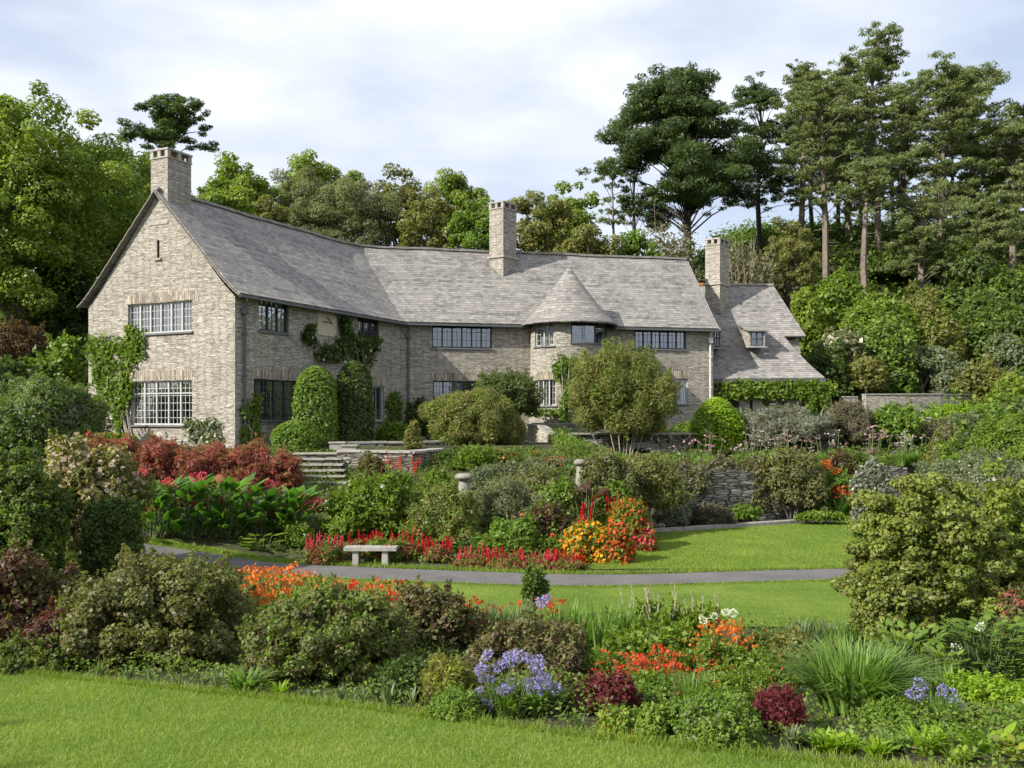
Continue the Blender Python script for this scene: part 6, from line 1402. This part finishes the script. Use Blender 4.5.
# ---------------------------------------------------------------- stuff: grass of the lawns, ground cover of the beds
def scatter_blades(name, label, A, B, n, h, wd, pal, seed=1, off=.02):
    rng = np.random.default_rng(seed); a, b = smooth_poly(A, 200), smooth_poly(B, 200); i = rng.random(n)*198; k = i.astype(int); f = (i-k)[:, None]; t = rng.random((n, 1))
    p = (a[k]*(1-f)+a[k+1]*f)*(1-t)+(b[k]*(1-f)+b[k+1]*f)*t; z = T(p[:, 0], p[:, 1])+off; an = rng.random(n)*6.283
    hh = h*(.5+rng.random(n)); c, s = np.cos(an), np.sin(an); lx, ly = rng.normal(size=n)*.6*hh, rng.normal(size=n)*.6*hh
    v = np.stack([np.stack([p[:, 0]-c*wd, p[:, 1]-s*wd, z], 1), np.stack([p[:, 0]+c*wd, p[:, 1]+s*wd, z], 1), np.stack([p[:, 0]+lx+c*wd*.2, p[:, 1]+ly+s*wd*.2, z+hh], 1), np.stack([p[:, 0]+lx-c*wd*.2, p[:, 1]+ly-s*wd*.2, z+hh], 1)], 1).reshape(-1, 3)
    return tag(quadmesh(name, v, q4(n), LM_(pal), None, rng.random(n)), label, kind='stuff')
pass
near_in = [(-13, 9.5), (-8, 8), (-3, 6), (0, 5), (4, 4.2), (7, 3.8)]
scatter_blades('grass', 'short blades of the front lawn', near_in, lawn_edge[2:-1], 150000, .028, .003, 'lawn', 1)
scatter_blades('grass', 'taller fringe of grass along the border edge', [(p[0], p[1]-.12) for p in lawn_edge], [(p[0], p[1]+.05) for p in lawn_edge], 26000, .06, .004, 'lawn', 2)
scatter_blades('grass', 'fringe of grass along the near side of the path', [(p[0], p[1]-.25) for p in pnear], [(p[0], p[1]-.02) for p in pnear], 14000, .05, .006, 'lawn', 3)
scatter_blades('grass', 'rough grass verge along the far side of the path', [(p[0], p[1]+.02) for p in pfar], [(p[0], p[1]+.35) for p in pfar], 16000, .07, .008, 'lawn', 4)
scatter_blades('grass', 'short blades of the upper lawn', [(1.9, 21.6), (3.2, 21.6), (8, 21.6), (10, 21.6), (17, 22.4)], [(2.2, 22.3), (3.4, 26.0), (4.4, 27.5), (7, 28.7), (10.5, 30.2), (15, 31.6)], 90000, .035, .007, 'lawn', 5, .02)
scatter_blades('grass', 'short blades of the middle lawn', [(-12, 19.6), (-7.5, 18.7), (-3, 16.3), (2, 15.1), (8, 14.6), (18, 14.6)], [(p[0], p[1]-.1) for p in pnear], 90000, .03, .005, 'lawn', 6, .02)
def cover(name, label, n, x0, x1, y0, y1, pal, ln, seed, cond, hh=.18):
    rng = np.random.default_rng(seed); x = x0+(x1-x0)*rng.random(n); y = y0+(y1-y0)*rng.random(n); k = cond(x, y); x, y = x[k], y[k]
    nse = np.sin(x*1.7+y*.9)+np.sin(y*2.3-x*.6)+np.sin(x*4.1)*.5; h = hh*(1.2+.5*nse)*rng.random(len(x))
    P = np.stack([x, y, T(x, y)+np.maximum(h, .01)], 1); nr = unit(rng.normal(size=P.shape)*.6+np.array([0, -.2, 1])); v = leaves(rng, P, nr, ln, ln*.5)
    return tag(quadmesh(name, v, q4(len(P)), LM_(pal), None, rng.random(len(P))), label, kind='stuff')
ex, ey = np.array([p[0] for p in lawn_edge]), np.array([p[1] for p in lawn_edge])
fx, fy = np.array([p[0] for p in pfar]), np.array([p[1] for p in pfar])
mlx, mly = np.array([-12, -7.5, -3, 2, 8, 18.]), np.array([19.5, 18.6, 16.2, 15.0, 14.5, 14.5])
inb = lambda x, y: (y > np.interp(x, ex, ey)+.25) & (y < np.interp(x, mlx, mly)+.1)
cover('ground_cover', 'low mixed leaves covering the front border soil', 160000, -13, 12, 6, 20, 'mid', .045, 11, inb, .16)
cover('ground_cover', 'olive undergrowth in the front border', 45000, -13, 12, 6, 20, 'bronze', .04, 12, inb, .15)
mid_ = lambda x, y: (y > np.interp(x, fx, fy)+.7) & (y < 31.5) & (x < 2.2-(27-y)*.1)
cover('ground_cover', 'low green foliage covering the middle bed', 70000, -20, 4, 22, 32, 'mid', .07, 13, mid_, .15)
cover('ground_cover', 'tawny low foliage in the middle bed', 30000, -20, 4, 22, 32, 'olive', .07, 14, mid_, .2)
upb = lambda x, y: (y > wall_line(x)+.4) & (x > 1.5)
cover('ground_cover', 'low foliage on the terrace slope at the right', 70000, 1.5, 30, 29, 46, 'grassy', .11, 15, upb, .3)
cover('ground_cover', 'green low foliage on the terrace slope at the right', 50000, 1.5, 30, 29, 46, 'mid', .11, 16, upb, .3)
cover('ground_cover', 'fresh green patches on the terrace slope', 30000, 1.5, 30, 29, 46, 'bright', .11, 17, upb, .35)
wood = lambda x, y: (y > 53) | (x > 17) | (x < -17)
cover('ground_cover', 'ivy and bramble floor of the wooded hill', 150000, -50, 60, 30, 92, 'dark', .32, 18, wood, .6)
cover('ground_cover', 'leafy undergrowth of the wooded hill', 90000, -50, 60, 30, 92, 'mid', .32, 19, wood, .9)

rngT = nseed(); tz = gz(-17.6, -1.6); v, rn, cc, P, Nn = cloud(rngT, [2.4, 2.2, 2.0], 60, .7, .14, .08, 1.2)
v[:, 2] += 6.6; rt = finish((-17.6, -1.6, tz), 'lawn_tree', 'tree beside the front lawn outside the left of the view', 'tree', None); quadmesh('crown', v, q4(len(rn)), LM_('oak'), rt, rn)
tubes('trunk', [([Vector((0, 0, -.2)), Vector((.05, 0, 3)), Vector((0, 0, 7.5))], [.25, .2, .06])], BARK['grey'], rt)

for (px, dpy, y0, wp, lab) in [(872, 768, 738, 50, 'yellow-green strap-leaved plant at the lawn edge left of the light arching clump'), (965, 772, 744, 50, 'bright low strap-leaved plant between the arching clump and the corner plant'), (890, 758, 724, 44, 'fresh strap-leaved clump below the giant grass'), (750, 757, 736, 30, 'low bright tuft at the lawn edge right of the sedum')]:
    x, d = ray_ground(px, dpy); strap('hosta', lab, 'plant', px, d+.25, y0, wp, 'lime' if wp > 45 else 'blade', gf, n=90, wpxl=6, lean=.9, stiff=.3, clumps=3)
bush('low_plant', 'low leafy green plant in the corner beneath the hydrangea', 'plant', 1000, 7.3, 722, 60, 'mid', gf, lp=5, asp=.45)
bush('low_plant', 'yellowish-green leafy plant right of the crimson plume-like plant', 'plant', 950, 7.4, 728, 50, 'lime', gf, lp=5, asp=.45, mix=('mid', .5))

# ---------------------------------------------------------------- small flowering plants filling the beds
gx_ = 'small flowering plants of the middle bed'
for (px, d, y0, wp, pl_, fl, lab) in [
    (395, 25.6, 498, 34, 'bright', ('scarlet', 200, 3.0), 'leafy clump with scattered scarlet flowers right of the white-flowered bush'),
    (415, 23.2, 524, 30, 'mid', ('rose', 220, 3.0), 'clump of pink-red flowers between bench and olive bush'),
    (478, 26.4, 470, 40, 'sage', ('lilac', 160, 2.6), 'pale lilac-flowered clump right of the larger mushroom stone'),
    (500, 30.0, 452, 38, 'grassy', ('orange', 90, 2.6), 'tawny clump with orange flecks below the olive dome bush'),
    (528, 28.4, 462, 40, 'sage', ('white', 90, 2.2), 'grey-green clump with tiny white flowers below the stair wall'),
    (556, 30.0, 458, 40, 'tan', ('scarlet', 60, 2.6), 'pale twiggy clump with red flecks left of the smaller mushroom stone'),
    (600, 29.5, 462, 36, 'grassy', ('orange', 60, 2.6), 'tawny grass-like clump right of the smaller mushroom stone'),
    (531, 24.2, 512, 30, 'sage', ('scarlet', 70, 3.0), 'grey-leaved clump with a few red flowers above the low rosy spikes'),
    (492, 22.9, 536, 36, 'bright', ('rose', 90, 3.0), 'bright leafy clump behind the rosy spikes'),
    (560, 23.0, 536, 34, 'mid', ('red', 140, 3.0), 'dark leafy clump with deep red flowers left of the amber daisies'),
    (455, 27.6, 486, 34, 'grassy', ('amber', 60, 2.6), 'yellowish clump behind the larger mushroom stone'),
    (340, 25.8, 492, 30, 'sage', ('white', 80, 2.6), 'pale clump with white flowers at the foot of the stone steps'),
    (312, 26.0, 498, 28, 'russet', ('rose', 80, 2.8), 'low reddish clump left of the foot of the steps'),
    (386, 22.4, 540, 34, 'mid', ('rose', 240, 2.8), 'low pink-red clump beside the right end of the bench'),
    (300, 23.4, 524, 30, 'bright', ('white', 30, 2.6), 'light green clump between cannas and crimson spikes')]:
    bush('flower_clump', lab, 'flowers', px, d, y0, wp, pl_, gx_, asp=.35, cr=.28, needle=True, rough=.3, cover=1.1, flowers=fl)
gy_ = 'small flowering plants of the front border'
for (px, d, y0, wp, pl_, fl, lab) in [
    (604, 10.6, 652, 44, 'bright', ('white', 24, 5), 'bright leafy clump with a few white flowers left of the red-orange band'),
    (690, 9.0, 676, 44, 'grassy', ('scarlet', 240, 3.6), 'thin-stemmed clump of scarlet flowers below the red-orange band'),
    (708, 10.4, 640, 40, 'mid', ('scarlet', 420, 3.6), 'upright red flowers at the left of the tall orange-red ones'),
    (760, 11.4, 634, 44, 'grassy', ('orange', 420, 3.4), 'loose orange flowers right of the pale seed heads'),
    (775, 9.6, 664, 40, 'bright', ('scarlet', 110, 3.6), 'leafy clump with scarlet flecks left of the giant grass'),
    (628, 12.8, 620, 40, 'blade', ('scarlet', 120, 3.4), 'thin red-flecked clump behind the fresh green leafy clump'),
    (735, 8.4, 678, 50, 'bright', ('orange', 90, 3.8), 'leafy clump with orange flecks above the sedum'),
    (672, 10.2, 652, 40, 'bright', ('amber', 60, 3.6), 'light leafy clump just behind the red-orange band'),
    (560, 12.4, 618, 40, 'grassy', ('orange', 160, 3.4), 'wispy orange-flecked clump left of the middle iris stand'),
    (478, 12.6, 612, 44, 'bronze', ('scarlet', 160, 3.4), 'bronze clump with scarlet flecks left of the blue-green iris stand')]:
    bush('flower_clump', lab, 'flowers', px, d, y0, wp, pl_, gy_, asp=.35, lp=4.2, cr=.28, needle=True, rough=.3, cover=1.1, flowers=fl)

strap('iris_leaves', 'bright upright sword leaves behind the fresh green leafy clump', 'plant', 640, 12.6, 600, 60, 'blade', gi, n=180, wpxl=3, lean=.35, stiff=.9, clumps=5)
strap('iris_leaves', 'fresh green strap leaves between the red-orange band and the sedum', 'plant', 700, 8.6, 668, 60, 'blade', gi, n=140, wpxl=3.6, lean=.6, clumps=3)
strap('iris_leaves', 'light green strap leaves between the hydrangea and the pale blue heads', 'plant', 945, 9.0, 664, 60, 'blade', gi, n=140, wpxl=3.6, lean=.7, clumps=3)
strap('iris_leaves', 'light sword leaves at the right of the agapanthus clump full of blue', 'plant', 575, 9.0, 676, 40, 'blade', gi, n=80, wpxl=3.6, lean=.5, clumps=2)
